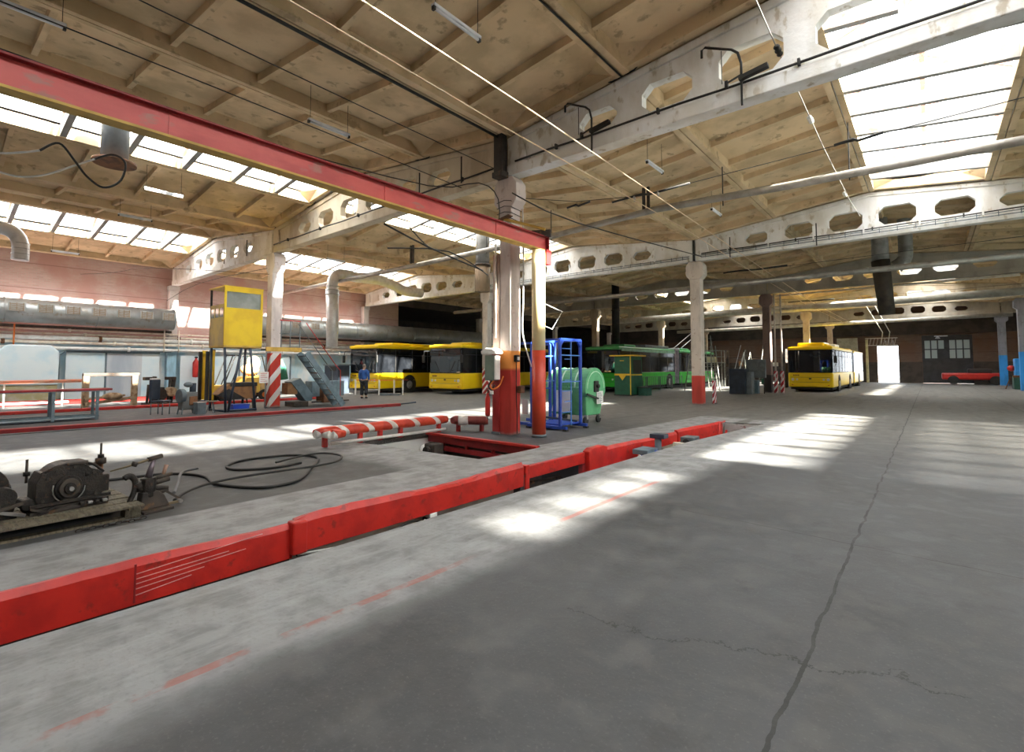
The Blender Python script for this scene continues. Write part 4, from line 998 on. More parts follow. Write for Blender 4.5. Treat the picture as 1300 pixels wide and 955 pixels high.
hd.build('head', skin, pr); MB().ball((0, .003, 1.66), .102, (.84, .95, 1.0), 18).build('hair', hair, pr)
for s in (-1, 1): MB().ball((s*.032, .105, 1.64), .010).build('eye', whitepaint, pr)
MB().bar((-.025, .112, 1.575), (.025, .112, 1.575), .008).build('mouth', M('lips', (.4, .18, .15)), pr)

# barrier table by the first bus
t = thing('barrier_rail', 'low white barrier with orange tape in front of the first yellow trolleybus', 'barrier', (-24.3, 16.6, 0), R(40))
for i, x in enumerate((-1.0, -.4, .35, 1.2, 1.7)):
    MB().box(x - .04, x + .04, -.03, .03, 0, .88).build('post', whitepaint if i < 3 else cablewhite, t)
MB().box(-1.0, 1.3, -.025, .025, .82, .88).build('top_bar', orange, t); MB().box(-.4, .4, -.02, .02, .28, .33).build('lower_bar', whitepaint, t)
MB().box(1.3, 2.0, -.02, .02, .84, .88).build('end_bar', dark_red, t)
MB().box(.5, 1.6, -.5, -.1, 0, .12).build('floor_tray', greymetal, t, bevel=.03)
t = thing('cabinet', 'tall dark blue-grey steel cabinet left of the first yellow trolleybus', 'cabinet', (-27.75, 16.35, 0), R(4))
MB().box(-.75, .65, -.35, .45, 0, 1.72).build('body', dkblue, t, bevel=.02); MB().box(-.8, .7, -.4, .5, 1.68, 1.76).build('top', bluegrey, t, bevel=.01); MB().box(-.15, .45, -.37, -.34, 1.35, 1.62).build('screen', black, t, bevel=.01)
MB().box(-.06, -.05, -.36, -.34, .1, 1.3).build('door_gap', black, t)

# ------------------------------------------------------------------ left wall: ducts and pipes
def wallduct(y0, y1, label, first, z=4.22, x=XW + 1.02, r=.56):
    t = thing('air_duct', label, 'air duct', (x, y0, z), 0, 'round wall ducts')
    L = y1 - y0; n = max(1, int(L / 2.6)); dk = M('duct_zinc', (.46, .49, .50), (.36, .38, .38), 1.2, .42, .55, c3=(.36, .33, .28))
    MB().cyl((0, 0, 0), (0, L, 0), r, n=40).build('tube', dk, t)
    for i in range(n + 1):
        MB().cyl((0, L*i/n - .03, 0), (0, L*i/n + .03, 0), r + .03, n=40).build('ring', dk, t)
    k = int(L / .98) if first else 4
    for i in range(k):
        y = .45 + i*.98 if first else .5 + i*1.3
        MB().box(r - .06, r + .025, y, y + .58, -.10, .32).build('outlet_frame', dk, t, bevel=.01)
        g = MB()
        for q in range(6): g.box(r + .02, r + .035, y + .05, y + .53, -.07 + q*.06, -.04 + q*.06)
        for q in range(3): g.box(r + .02, r + .04, y + .05 + q*.22, y + .08 + q*.22, -.08, .30)
        g.build('grille', M('grille_rust', (.28, .20, .13), (.35, .30, .24), 9, .7), t)
    return t
wallduct(-1.0, 8.9, 'round zinc duct with six rusty grilles on the wall at far left', True)
wallduct(12.3, 36.0, 'round zinc duct running along the wall behind the first trolleybus', False, r=.60)
for (y0, y1, lb) in ((-1, 9, 'ledge pipe under the left grilled duct'), (12, 30, 'ledge pipe under the right duct')):
    run('pipe', [(XW + .56, y0, 3.55), (XW + .56, y1, 3.55)], .07, rustdark, 'dark ' + lb, 'pipe', 'wall pipes', n=10)
for i, (z, r_, mt, y1, dx, lb) in enumerate(((3.42, .035, offwhite, 26, .14, 'thin cream pipe along the wall, topmost of the pipes below the duct'), (3.22, .05, offwhite, 27, .16, 'cream pipe with flanges, second from top below the duct'), (3.02, .11, whitepaint, 26, .2, 'thick lagged white pipe below the duct'), (2.80, .075, offwhite, 27, .18, 'cream pipe just above the blue painted wall'), (2.52, .09, whitepaint, 27.5, .2, 'white pipe running lowest along the left wall'))):
    t = thing('wall_pipe', lb, 'pipe', (XW + dx + .42, -1, z), 0, 'wall pipes')
    MB().cyl((0, 0, 0), (0, y1, 0), r_, n=14).build('pipe', mt, t)
    for q in range(6):
        y = 1.5 + q*4.1 + i*.6; MB().cyl((0, y, 0), (0, y + .12, 0), r_ + .045, n=12).build('flange', rust if (q + i) % 3 == 0 else mt, t)
    for q in range(6): MB().bar((-dx - .41, 3. + q*4, -.02), (0, 3. + q*4, -.02), .03).build('bracket', greymetal, t)
for i, y in enumerate((2.0, 2.7, 8.6, 9.3)):
    run('drop_pipe', [(XW + .80, y, 3.66 if i > 1 else 3.6), (XW + .80, y, 2.4)], .03, orange if i < 2 else offwhite, ('orange vertical pipe at the far left, left one', 'orange vertical pipe at the far left, right one', 'cream vertical pipe left of the wall pilaster', 'cream vertical pipe right of the wall pilaster')[i], 'pipe', 'vertical wall pipes', n=8)
run('bent_pipe', [(XW + .62, 4.3, .9), (XW + .62, 4.3, 2.2), (XW + .62, 4.6, 2.46), (XW + .62, 9.0, 2.46)], .06, bluegrey, 'blue-grey pipe rising on the left wall and bending right', 'pipe', None, n=10)
# pale sheet-metal hoods and partitions against the wall
for i, (y0, y1, z1, lb) in enumerate(((-.5, 1.85, 2.62, 'pale rounded metal hood at the extreme left by the wall'), (2.15, 4.2, 2.62, 'pale rounded metal hood, second from the left by the wall'))):
    t = thing('metal_hood', lb, 'hood', (XW + .3, y0, 0), 0, 'rounded hoods')
    L = y1 - y0; MB().prism([[(0, .75), (L, .75), (L, z1 - .3), (L - .3, z1), (.3, z1), (0, z1 - .3)]], 0, 1.3, 'YZ').build('shell', paleblue, t, bevel=.06)
    MB().box(0.02, 1.25, .02, L - .02, 0, .75).build('plinth', M('ochre_render', (.45, .40, .22), (.55, .50, .40), 2, .8), t)
t = thing('partition', 'pale blue sheet partition with grey door beside the rusty engine stand', 'partition', (XW + .4, 4.6, 0))
MB().box(0, .06, 0, 1.55, 0, 2.35).build('left_panel', paleblue, t); MB().box(0, .08, 1.6, 3.1, 0, 2.35).build('door_panel', M('grey_white_sheet', (.62, .66, .70), (.42, .48, .56), 1, .5, stretch=(1, 1, .2)), t)
MB().box(0, .06, 3.1, 3.9, 0, 2.35).build('right_panel', paleblue, t); MB().box(-.02, .10, 1.52, 1.60, 0, 2.4).build('post', bluegrey, t); MB().box(-.02, .10, 0, 3.9, 2.32, 2.40).build('rail', bluegrey, t)
t = thing('partition', 'light blue sheet partition standing behind the forklift', 'partition', (XW + .45, 9.5, 0), 0)
for i in range(4): MB().box(0, .05, i*1.6, i*1.6 + 1.52, .0, 2.25).build('panel', paleblue, t); MB().box(-.03, .08, i*1.6 + 1.52, i*1.6 + 1.6, 0, 2.3).build('post', bluegrey, t)
# low kerbs with red rails
t = thing('floor_kerb', 'long low dark red kerb rail in front of the workbench frame', 'kerb', (-17.0, -1.5, 0), R(-1.2), 'low red floor kerbs')
MB().box(-.10, .10, 0, 14.2, 0, .12).build('rail', dark_red, t, bevel=.02); MB().box(.12, .32, 0, 13.2, 0, .02).build('strip', M('dark_strip', (.10, .10, .10)), t)
MB().tube([(0.05, 14.15, .08), (.1, 14.5, .10), (.3, 14.8, .14)], .03, 8).build('bent_end', dkblue, t)
t = thing('floor_kerb', 'thin bright red kerb line behind the workbench frame', 'kerb', (-23.6, -1.5, 0), 0, 'low red floor kerbs')
MB().box(-.08, .08, 0, 15, 0, .11).build('rail', red_paint, t, bevel=.02)
t = thing('floor_kerb', 'faint red kerb nearest the pale blue left wall', 'kerb', (-28.6, -1.5, 0), 0, 'low red floor kerbs')
MB().box(-.08, .08, 0, 13, 0, .2).build('rail', red_paint, t, bevel=.02)
t = thing('rail_pipe', 'orange-red and white horizontal pipe rail left of the rusty engine stand', 'pipe rail', (-27.5, -.5, 0))
MB().tube([(0, 0, .98), (0, 4.9, 1.02)], .07, 10).build('top_pipe', M('orange_red_pipe', (.75, .22, .12), (.6, .3, .2), 3, .5), t)
MB().tube([(0, 0, .15), (0, 4.5, .15)], .05, 10).build('bottom_pipe', whitepaint, t)
for y in (.6, 1.9, 2.6, 4.3): MB().cyl((0, y, 0), (0, y, .98), .03).build('post', whitepaint, t)
# workbench frame
t = thing('workbench_frame', 'long grey steel trestle bench with dark red top at the left edge', 'bench', (-19.7, -.6, 0), R(1))
MB().box(-.32, .32, 0, 4.45, .88, .94).build('top', dark_red, t, bevel=.01); MB().box(-.34, .34, -.2, 4.35, .86, .88).build('under_frame', bluegrey, t)
for y in (.3, 1.7, 3.1, 4.1):
    for x in (-.28, .28): MB().box(x - .035, x + .035, y - .035, y + .035, .0, .88).build('leg', bluegrey, t)
for x in (-.28, .28): MB().bar((x, .2, .12), (x, 4.15, .12), .04).build('stretcher', bluegrey, t)
MB().box(-.30, .30, .2, 4.1, .04, .07).build('bottom_shelf', M('slate_plate', (.12, .15, .18)), t)
# rusty engine stand
t = thing('engine_stand', 'rusty cream portal stand with dismantled parts by the left wall', 'engine stand', (-25.3, 4.9, 0), R(6))
cr = M('rusty_cream', (.50, .38, .25), (.25, .15, .08), 5, .8)
for y in (-.75, .85): MB().box(-.09, .09, y - .1, y + .1, 0, 1.28).build('post', cr, t, bevel=.02)
MB().box(-.09, .09, -.85, 1.0, 1.22, 1.36).build('top_beam', rustdark, t, bevel=.02); MB().bar((.1, -.8, .15), (.1, .9, .35), .12).build('lower_beam', cr, t); MB().bar((.12, -.8, .35), (.12, .5, .45), .08).build('cross_arm', cr, t)
MB().ball((.1, .1, .42), .22, (1, 1.6, .7)).build('casting', cr, t)
t = thing('scrap_assembly', 'pile of dark greasy axle and spring parts right of the engine stand', 'axle assembly', (-24.9, 6.55, 0), R(6))
rnd = random.Random(4)
MB().box(-.4, .4, -.55, .55, 0, .10).build('base_frame', rustdark, t, bevel=.02)
for i in range(6):
    y = -.45 + i*.17; MB().cyl((rnd.uniform(-.2, .2), y, .1), (rnd.uniform(-.2, .2), y + .06, rnd.uniform(.6, 1.25)), rnd.uniform(.04, .09), n=10).build('rod', iron if i % 2 else rustdark, t)
MB().cyl((-.2, -.1, .45), (.3, -.1, .45), .26, n=18).build('drum', iron, t, bevel=.02); MB().cyl((0, .3, .55), (.35, .3, .55), .2, n=16).build('hub', cr, t, bevel=.02)
for y in (-.45, .35): MB().box(-.15, .15, y - .17, y + .17, 1.05, 1.18).build('cap', rustdark, t, bevel=.02)
# ------------------------------------------------------------------ yellow cabin on legs, platform, stairs
t = thing('control_cabin', 'yellow windowed crane cabin raised on thin steel legs', 'cabin', (-19.72, 7.48, 2.30), 0)
XX, YY, HH = .68, .66, 2.15
MB().box(-XX, XX, -YY, YY, 0, .07).build('floor_frame', yellow_flange, t, bevel=.01)
MB().box(XX - .03, XX, -YY, YY, .07, 1.42).build('front_panel', yellow_paint, t); MB().box(XX - .03, XX, -YY, YY, 2.0, HH).build('fascia', yellow_paint, t)
for y in (-YY, YY - .07): MB().box(XX - .05, XX + .01, y, y + .07, .07, HH).build('corner_post', yellow_paint, t)
MB().box(XX - .03, XX - .02, -YY + .07, YY - .07, 1.42, 2.0).build('front_window', cab_glass, t)
MB().prism([[(-XX, .07), (XX - .03, .07), (XX - .03, 1.55), (-XX, 1.55)]] + [[(-XX + .08 + i*.42, 1.08), (-XX + .42 + i*.42, 1.08), (-XX + .42 + i*.42, 1.42), (-XX + .08 + i*.42, 1.42)][::-1] for i in range(3)], -YY, -YY + .03).build('side_panel', M('dirty_yellow', (.62, .46, .14), (.45, .33, .15), 1.5, .6), t)
MB().box(-XX, XX - .04, -YY + .01, -YY + .02, 1.05, 1.45).build('side_window', cab_glass, t)
MB().box(-XX, XX, YY - .03, YY, .07, HH).build('rear_panel', yellow_paint, t); MB().box(-XX, -XX + .03, -YY, YY, .07, 1.3).build('back_panel', yellow_paint, t)
MB().box(-XX - .03, XX + .02, -YY - .03, YY + .02, HH, HH + .05).build('roof', yellow_paint, t); MB().box(-XX, -XX + .06, -YY, -YY + .06, .07, HH).build('corner_post', black, t)
MB().box(-.3, .1, -.2, .2, .07, .9).build('seat', dkblue, t, bevel=.04)
t = thing('cabin_stand', 'dark steel tube stand carrying the yellow cabin', 'stand', (-19.72, 7.48, 0), 0)
for (x, y, x2, y2) in ((.62, -.5, .60, -.58), (.62, -.42, .62, -.02), (-.55, -.6, -.6, -.6), (.60, .52, .62, .28), (-.5, .5, -.6, .6)):
    MB().tube([(x, y, 0), (x2, y2, 2.29)], .045, 8).build('leg', dkblue, t)
MB().tube([(.62, -.55, .05), (.62, .55, .05)], .04, 8).build('base_bar', dkblue, t); MB().tube([(-.55, -.6, .05), (.62, -.55, .05)], .04, 8).build('base_bar', dkblue, t)
t = thing('platform', 'yellow edged steel platform with railing round the striped column', 'platform', (-19.2, 8.85, 2.22), 0)
MB().prism([[(-.75, -.68), (.5, -.68), (.5, .5), (-.75, .5)]] if False else [[(.02 - .75 + .75, -.68), (.5, -.68), (.5, .62), (.02 - .75 + .75, .62)]], 0, .05, 'XY').build('deck', greymetal, t)
MB().box(.46, .52, -.70, .62, -.04, .12).build('edge_beam', yellow_flange, t); MB().box(0, .5, .60, .66, -.04, .12).build('end_beam', yellow_flange, t)
for y in (-.15, .2, .58): MB().bar((.49, y, .1), (.49, y, 1.15), .03).build('railing_post', greymetal, t)
MB().bar((.49, -.2, 1.15), (.49, .60, 1.15), .035).build('handrail', red_paint, t); MB().bar((.49, -.2, .65), (.49, .60, .65), .025).build('mid_rail', greymetal, t)
t = thing('steel_stairs', 'grey steel stairs with thin handrails descending from the cabin platform', 'stairs', (-19.0, 9.55, 0), 0)
for x in (.0, .62): MB().bar((x, 0, 2.15), (x, 1.60, .05), .05, .22).build('stringer', bluegrey, t)
for i in range(9):
    f = (i + .5) / 9.5; MB().box(.02, .60, f*1.6 - .10, f*1.6 + .12, 2.13 - f*2.08 - .015, 2.13 - f*2.08 + .015).build('tread', greymetal if i != 3 else rust, t)
for x in (.0, .62):
    MB().tube([(x, -.05, 3.3), (x, 1.25, 1.65), (x, 1.45, 1.45), (x, 1.46, .25)], .016, 6).build('handrail', red_paint if x > .1 else greymetal, t)
# things around the striped column
def chair(loc, rz, label):
    t = thing('office_chair', label, 'chair', loc, rz, 'old workshop chairs')
    MB().box(-.22, .22, -.22, .22, .42, .48).build('seat', dkblue, t, bevel=.03); MB().box(-.23, .23, .17, .26, .50, 1.18).build('backrest', dkblue, t, bevel=.03)
    for x in (-.18, .18):
        MB().tube([(x, .2, .0), (x, .2, .6)], .014, 6).build('leg', greymetal, t); MB().tube([(x, -.18, 0), (x, -.18, .44)], .014, 6).build('leg', greymetal, t)
    MB().bar((-.21, .22, 1.19), (.21, .22, 1.19), .06).build('headrest', whitepaint, t)
    return t
chair((-19.9, 5.25, 0), R(132), 'old black chair with tall padded back left of the grinder')
t = thing('bench_grinder', 'grey pedestal grinder beside the old black chair', 'grinder', (-19.4, 5.85, 0), R(10))
MB().cyl((0, -.25, .62), (0, -.08, .62), .24, n=20).build('wheel_guard', greymetal, t, bevel=.03); MB().box(-.15, .15, -.2, .3, .15, .75).build('body', M('grinder_grey', (.14, .15, .15)), t, bevel=.04); MB().cyl((.0, .2, .7), (.0, .2, 1.05), .10, n=14).build('motor', dkblue, t, bevel=.02)
MB().ball((0, .05, 1.0), .12, (1, 1.2, .8)).build('dome', greymetal, t)
for q in ((-.15, -.2), (.15, -.2), (-.15, .3), (.15, .3)): MB().bar((q[0], q[1], 0), (q[0]*.8, q[1]*.8, .3), .03).build('leg', greymetal, t)
MB().box(-.1, .17, .02, .28, .3, .6).build('rust_box', rust, t, bevel=.02)
t = thing('metal_bin', 'small square grey metal bin by the grinder', 'bin', (-19.05, 6.15, 0), R(8)); MB().box(-.14, .14, -.14, .14, 0, .40).build('body', greymetal, t, bevel=.015); MB().box(-.15, .15, -.15, .15, .38, .41).build('rim', steel, t)
t = thing('round_stool', 'small steel stool under the cabin front', 'stool', (-19.15, 6.55, 0)); MB().cyl((0, 0, .38), (0, 0, .42), .15, n=16).build('seat', wood, t)
for a in range(3): MB().bar((0.05*math.cos(a*2.1), .05*math.sin(a*2.1), .38), (.16*math.cos(a*2.1), .16*math.sin(a*2.1), 0), .02).build('leg', greymetal, t)
t = thing('tilting_trolley', 'trolley with black and brown trough under the yellow cabin', 'trolley', (-19.9, 7.75, 0), 0)
MB().prism([[(-.65, .82), (-.85, .60), (-.45, .42), (.35, .42), (.48, .55), (.48, .98), (-.45, .98)]], -.3, .3, 'YZ').build('trough', brownwood, t, bevel=.01)
MB().box(-.32, .33, -.45, .50, .88, 1.02).build('black_lid', black, t, bevel=.02); MB().prism([[(-.9, .58), (-.45, .40), (.1, .42), (-.5, .80)]], .29, .32, 'YZ').build('black_flap', black, t)
for y in (-.3, .35):
    for x in (-.25, .25): MB().bar((x, y, .42), (x, y + .05, 0), .035).build('leg', black, t)
t = thing('plastic_crate', 'bright blue box on the floor below the trough trolley', 'box', (-19.35, 7.55, 0), 0); MB().box(-.15, .15, -.28, .28, 0, .24).build('body', navyplastic, t, bevel=.02); MB().box(-.16, .16, -.29, .29, .2, .25).build('rim', blue, t)
t = thing('notice_board', 'white notice sheet hung at the stand leg beside the striped column', 'notice', (-19.05, 8.2, 1.0), 0); MB().box(0, .015, -.12, .22, 0, .42).build('sheet', whitepaint, t)
n_ = MB()
for i in range(5): n_.box(.015, .018, -.08, .16 - (i % 2)*.07, .34 - i*.07, .36 - i*.07)
n_.build('print', M('print_red', (.6, .2, .2)), t)
t = thing('cable_bundle', 'vertical conduits beside the striped column', 'conduits', (-19.85, 8.68, 0))
for i in range(3): MB().tube([(i*.04, -.03, 0), (i*.04, -.03, 2.2)], .015, 6).build('pipe', greymetal if i != 1 else whitepaint, t)
t = thing('roller_machine', 'grey machine frame with brown side plates under the stairs', 'machine', (-19.9, 10.15, 0), 0)
MB().box(-.3, .5, -.55, .05, .0, .2).build('base', rustdark, t, bevel=.02); MB().prism([[(-.6, 1.0), (-.2, 1.15), (.35, .45), (.3, .2), (.05, .2)]], -.3, .3, 'YZ').build('hopper', bluegrey, t, bevel=.02)
MB().box(-.25, .25, -.7, -.3, .5, .95).build('brown_board', brownwood, t); MB().box(-.2, .4, .75, 1.1, .1, .75).build('side_plate', rust, t, bevel=.02); MB().box(-.5, .1, .4, 1.9, .35, 1.0).build('tank', bluegrey, t, bevel=.03)
for y in (1.2, 1.5): MB().tube([(.35, y, 0), (.35, y, .28), (.35, y + .16, .28), (.35, y + .16, 0)], .02, 6).build('hoop', black, t)
MB().tube([(.3, .3, .15), (.3, 2.0, .15)], .03, 8).build('rod', rustdark, t)
# forklift
t = thing('forklift', 'yellow forklift with black overhead guard parked behind the cabin legs', 'forklift', (-25.4, 9.7, 0), R(5))
fy = M('forklift_yellow', (.80, .56, .10), (.70, .45, .08), 2, .45)
MB().prism([[(-.9, .35), (1.3, .35), (1.45, .9), (1.2, 1.15), (.3, 1.15), (.1, .75), (-.9, .75)]], -.5, .5, 'YZ').build('body', fy, t, bevel=.06)
MB().prism([[(.9, .35), (1.5, .4), (1.6, .95), (1.3, 1.2), (.9, 1.2)]], -.54, .54, 'YZ').build('counterweight', M('ochre_weight', (.72, .5, .22)), t, bevel=.08)
for x in (-.35, .35):
    MB().box(x - .06, x + .06, -1.35, -1.15, .1, 2.35).build('mast_channel', yellow_paint, t); MB().box(x - .05, x + .05, -1.5, -1.38, .1, 2.3).build('inner_channel', black, t)
MB().box(-.4, .4, -1.35, -1.2, 2.1, 2.2).build('mast_bar', yellow_paint, t)
for x in (-.25, .25): MB().box(x - .05, x + .05, -2.3, -1.45, .06, .11).build('fork', black, t)
for x in (-.45, .45):
    MB().tube([(x, -.75, .75), (x, -.25, 2.15), (x, 1.0, 2.15), (x, 1.25, 1.1)], .03, 8).build('guard_tube', black, t); MB().tube([(x, -.45, .75), (x, .05, 2.15)], .025, 8).build('guard_tube', black, t)
gb = MB()
for i in range(6): gb.bar((-.45, -.2 + i*.24, 2.15), (.45, -.2 + i*.24, 2.15), .03)
gb.build('guard_bars', black, t); MB().box(-.28, .28, .25, .75, .78, .95).build('seat', black, t, bevel=.05); MB().box(-.28, .28, .68, .8, .9, 1.4).build('seat_back', black, t, bevel=.05)
for y, r_ in ((-.75, .32), (1.1, .26)):
    for x in (-.5, .5):
        w_ = MB().cyl((x - .09, y, r_), (x + .09, y, r_), r_, n=20).build('wheel', black, t, bevel=.03); MB().cyl((x + (.09 if x > 0 else -.09), y, r_), (x + (.12 if x > 0 else -.12), y, r_), r_*.5, n=16).build('hub', orange, w_)
t = thing('draped_jacket', 'orange and pale cloth heaped on the forklift seat', 'cloth', (-25.1, 10.0, 1.15)); c = MB().ball((0, .2, .32), .34, (.8, 1.3, .8)); c.build('orange_cloth', M('orange_cloth', (.85, .38, .12), (.8, .5, .3), 3, .8), t); MB().ball((0, .35, .62), .36, (.7, .9, 1.1)).build('pale_cloth', M('cream_cloth', (.80, .68, .42)), t)
t = thing('green_coat', 'dark green coat hanging behind the cabin leg', 'coat', (-24.6, 11.4, .98)); MB().tube([(0, 0, 1.0), (0, .05, .6), (0, .12, 0)], [.10, .24, .30], 12).build('coat', tealgreen, t)
t = thing('fire_extinguisher', 'red fire extinguisher on the pale blue wall left of the forklift mast', 'fire extinguisher', (XW + .8, 10.2, 1.0)); MB().lathe([(0, 0), (.16, .02), (.17, .1), (.17, .85), (.08, 1.0), (.05, 1.1)]).build('cylinder', red_paint, t); MB().box(-.08, .08, -.06, .06, 1.1, 1.2).build('valve', black, t)

# ------------------------------------------------------------------ booth, barriers and clutter in the middle
t = thing('kiosk', 'dark green booth with yellow band and triangle before the green trolleybus', 'booth', (-13.2, 25.9, 0), 0)
MB().box(-.5, .5, -.6, .85, .05, 2.2).build('body', kgreen, t, bevel=.02); MB().box(-.75, .7, -.72, .95, 2.2, 2.27).build('roof', kyellow, t, bevel=.01)
MB().box(-.5, .48, -.612, -.60, 1.12, 1.22).build('band', kyellow, t); MB().prism([[(-.22, 1.13), (.22, 1.13), (0, .84)]], -.615, -.60).build('triangle', kyellow, t); MB().box(-.15, .1, -.61, -.60, 1.93, 1.97).build('plate', kyellow, t)
MB().box(.5, .512, -.55, .8, 1.12, 1.2).build('side_band', kyellow, t); MB().box(.5, .51, -.3, .7, 1.25, 2.0).build('side_window', black, t); MB().box(.46, .51, -.61, -.57, .05, 2.2).build('corner_trim', kyellow, t); MB().box(-.52, .52, -.62, .87, 0, .06).build('plinth', black, t)
t = thing('steel_box', 'dark green steel box standing at the right of the booth', 'box', (-12.35, 26.3, 0)); MB().box(-.28, .28, -.3, .3, 0, .45).build('body', darkgreenm, t, bevel=.02); MB().box(-.3, .3, -.32, .32, .43, .48).build('lid', black, t)
bt = None
for i in range(4):
    loc = (-14.35 + i*.02, 28.9 + i*2.0, 0)
    lb = 'grey crowd barrier before the green trolleybus, %s from the booth' % ('first', 'second', 'third', 'fourth')[i]
    if bt is None:
        bt = thing('crowd_barrier', lb, 'barrier', loc, 0, 'grey crowd barriers')
        MB().bar((0, 0, .95), (0, 1.9, .95), .035).build('top_rail', greymetal, bt); MB().bar((0, 0, .2), (0, 1.9, .2), .03).build('bottom_rail', greymetal, bt)
        b = MB()
        for q in range(9): b.bar((0, .1 + q*.21, .2), (0, .1 + q*.21, .95), .015)
        b.build('bars', greymetal, bt)
        for y in (0.02, 1.88): MB().bar((0, y, 0), (0, y, .95), .035).build('leg', greymetal, bt)
    else: dup(bt, loc, lb)
t = thing('striped_bollard', 'slim red and white striped warning post right of the red based column', 'warning post', (-7.25, 22.35, 0)); MB().box(-.04, .04, -.14, .14, 0, 1.0).build('board', M('x', (1,1,1)) if False else column_mat('warning_stripes', (.55, .04, .04), 5, (.42, .03, .04), stretch if False else None) if False else column_mat('warning_board', (.5, .03, .04), 4., (.42, .03, .05), stripe=(.78, .72, .74), width=.16), t)
MB().box(-.08, .08, -.1, .1, 0, .04).build('foot', black, t)
t = thing('control_cabinet', 'dark blue-grey control cabinet left of the brown column', 'cabinet', (-8.75, 31.6, 0)); MB().box(-.5, .4, -.4, .5, 0, 1.5).build('body', greymetal if False else dkblue, t, bevel=.03); MB().box(.4, .7, -.2, .4, 0, 1.3).build('side_unit', greymetal, t, bevel=.02)
MB().bar((-.2, -.2, 1.5), (.1, 0, 2.9), .03).build('rod', steel, t); MB().bar((.1, -.2, 1.5), (.35, 0, 2.6), .03).build('rod', steel, t)
t = thing('panel_cabinet', 'black raised control panel on a blue-grey stand by the brown column', 'control panel', (-8.05, 32.6, 0)); MB().box(-.55, .5, -.12, .15, .95, 2.05).build('panel', greymetal, t, bevel=.02); MB().box(-.4, .1, -.2, .2, 0, .8).build('pedestal', bluegrey, t, bevel=.02); MB().bar((-.5, 0, 0), (-.5, 0, 1.2), .05).build('leg', black, t); MB().bar((.4, 0, 0), (.4, 0, 1.0), .05).build('leg', black, t)
MB().box(-.72, -.56, -.16, -.02, .95, 1.32).build('yellow_box', kyellow, t, bevel=.02)
for i, (x, y) in enumerate(((-7.2, 33.5), (-6.95, 34.0))):
    t = thing('pipe_stand', 'tall pale vertical pipe with red base, %s of two beside the brown column' % ('left', 'right')[i], 'pipe', (x, y, 0), 0, 'vertical pipes by the brown column')
    MB().cyl((0, 0, 1.3), (0, 0, 6.1), .05, n=12).build('pipe', M('pale_pipe', (.55, .50, .45)), t); MB().box(-.09, .09, -.09, .09, 0, 1.35).build('base', column_mat('pipe_stripes%d' % i, (.45, .03, .04), 1.34, (.45, .03, .04), stripe=(.75, .7, .7), width=.2), t)
    MB().box(-.03, .03, -.12, -.09, .75, 1.15).build('label_plate', whitepaint, t)
# parked step ladders and frames in the dark
lad = M('ladder_grey', (.30, .31, .27), (.2, .2, .18), 5, .6)
for i, (x, y, h, w_, rz, ln) in enumerate(((-12.2, 32.6, 3.4, .55, 10, .7), (-10.7, 33.4, 3.0, .5, 5, -.6), (-9.9, 35.4, 2.6, .6, -10, .7), (-11.9, 36.6, 3.9, .6, 15, -.8), (-8.9, 37.3, 3.6, .5, 12, .7))):
    t = thing('step_ladder', 'grey steel step ladder in the dark, %s from the red based column' % ('first', 'second', 'third', 'fourth', 'fifth')[i], 'ladder', (x, y, 0), R(rz), 'step ladders in the dark bay')
    for s in (-1, 1):
        MB().bar((s*w_/2, 0, 0), (s*w_/2 - .1*s + ln*.5, .6, h), .05).build('side_rail', lad, t); MB().bar((s*w_/2 + ln*.5, 1.2, 0), (s*w_/2 - .1*s + ln*.5, .6, h), .04).build('rear_leg', lad, t)
    for q in range(int(h / .32)): f = (q + .5)*.32 / h; MB().bar((-w_/2 + ln*.5*f, .6*f, h*f), (w_/2 + ln*.5*f, .6*f, h*f), .05, .02).build('tread', lad, t)
t = thing('service_tower', 'wheeled access platform with steps and railings in the dark bay', 'access platform', (-13.2, 40.2, 0), R(6))
MB().box(-.9, .9, -.6, .6, 1.9, 1.97).build('deck', lad, t)
for x in (-.85, .85):
    for y in (-.55, .55): MB().bar((x, y, 0), (x, y, 2.9), .05).build('post', lad, t)
for z in (2.4, 2.88):
    for y in (-.55, .55): MB().bar((-.85, y, z), (.85, y, z), .03).build('rail', lad, t)
for q in range(6): MB().box(-.6, .6, -.7 - q*.1, -.5 - q*.1, 1.6 - q*.27, 1.63 - q*.27).build('step', steel, t)
MB().bar((-.85, -.55, .3), (.85, -.55, 1.8), .03).build('brace', lad, t)
MB().box(-.3, .3, -.3, .3, 1.97, 2.4).build('crate', M('yellow_grey', (.5, .48, .3)), t)
t = thing('parts_rack', 'dark shelving rack with stacked tyres and boxes in the dark bay', 'rack', (-10.8, 43.5, 0), R(0))
for z in (.2, .9, 1.6, 2.3): MB().box(-2.2, 2.2, -.4, .4, z, z + .05).build('shelf', rustdark, t)
for x in (-2.2, -.75, .75, 2.2): MB().box(x - .04, x + .04, -.4, .4, 0, 3.0).build('post', rustdark, t)
for i in range(10):
    x = -1.9 + i*.42; z = (.25, .95, 1.65)[i % 3]; MB().box(x - .16, x + .16, -.3, .2, z, z + .3 + (i % 4)*.06).build('crate', (greymetal, kgreen, brownwood, whitepaint, dkblue)[i % 5], t, bevel=.02)
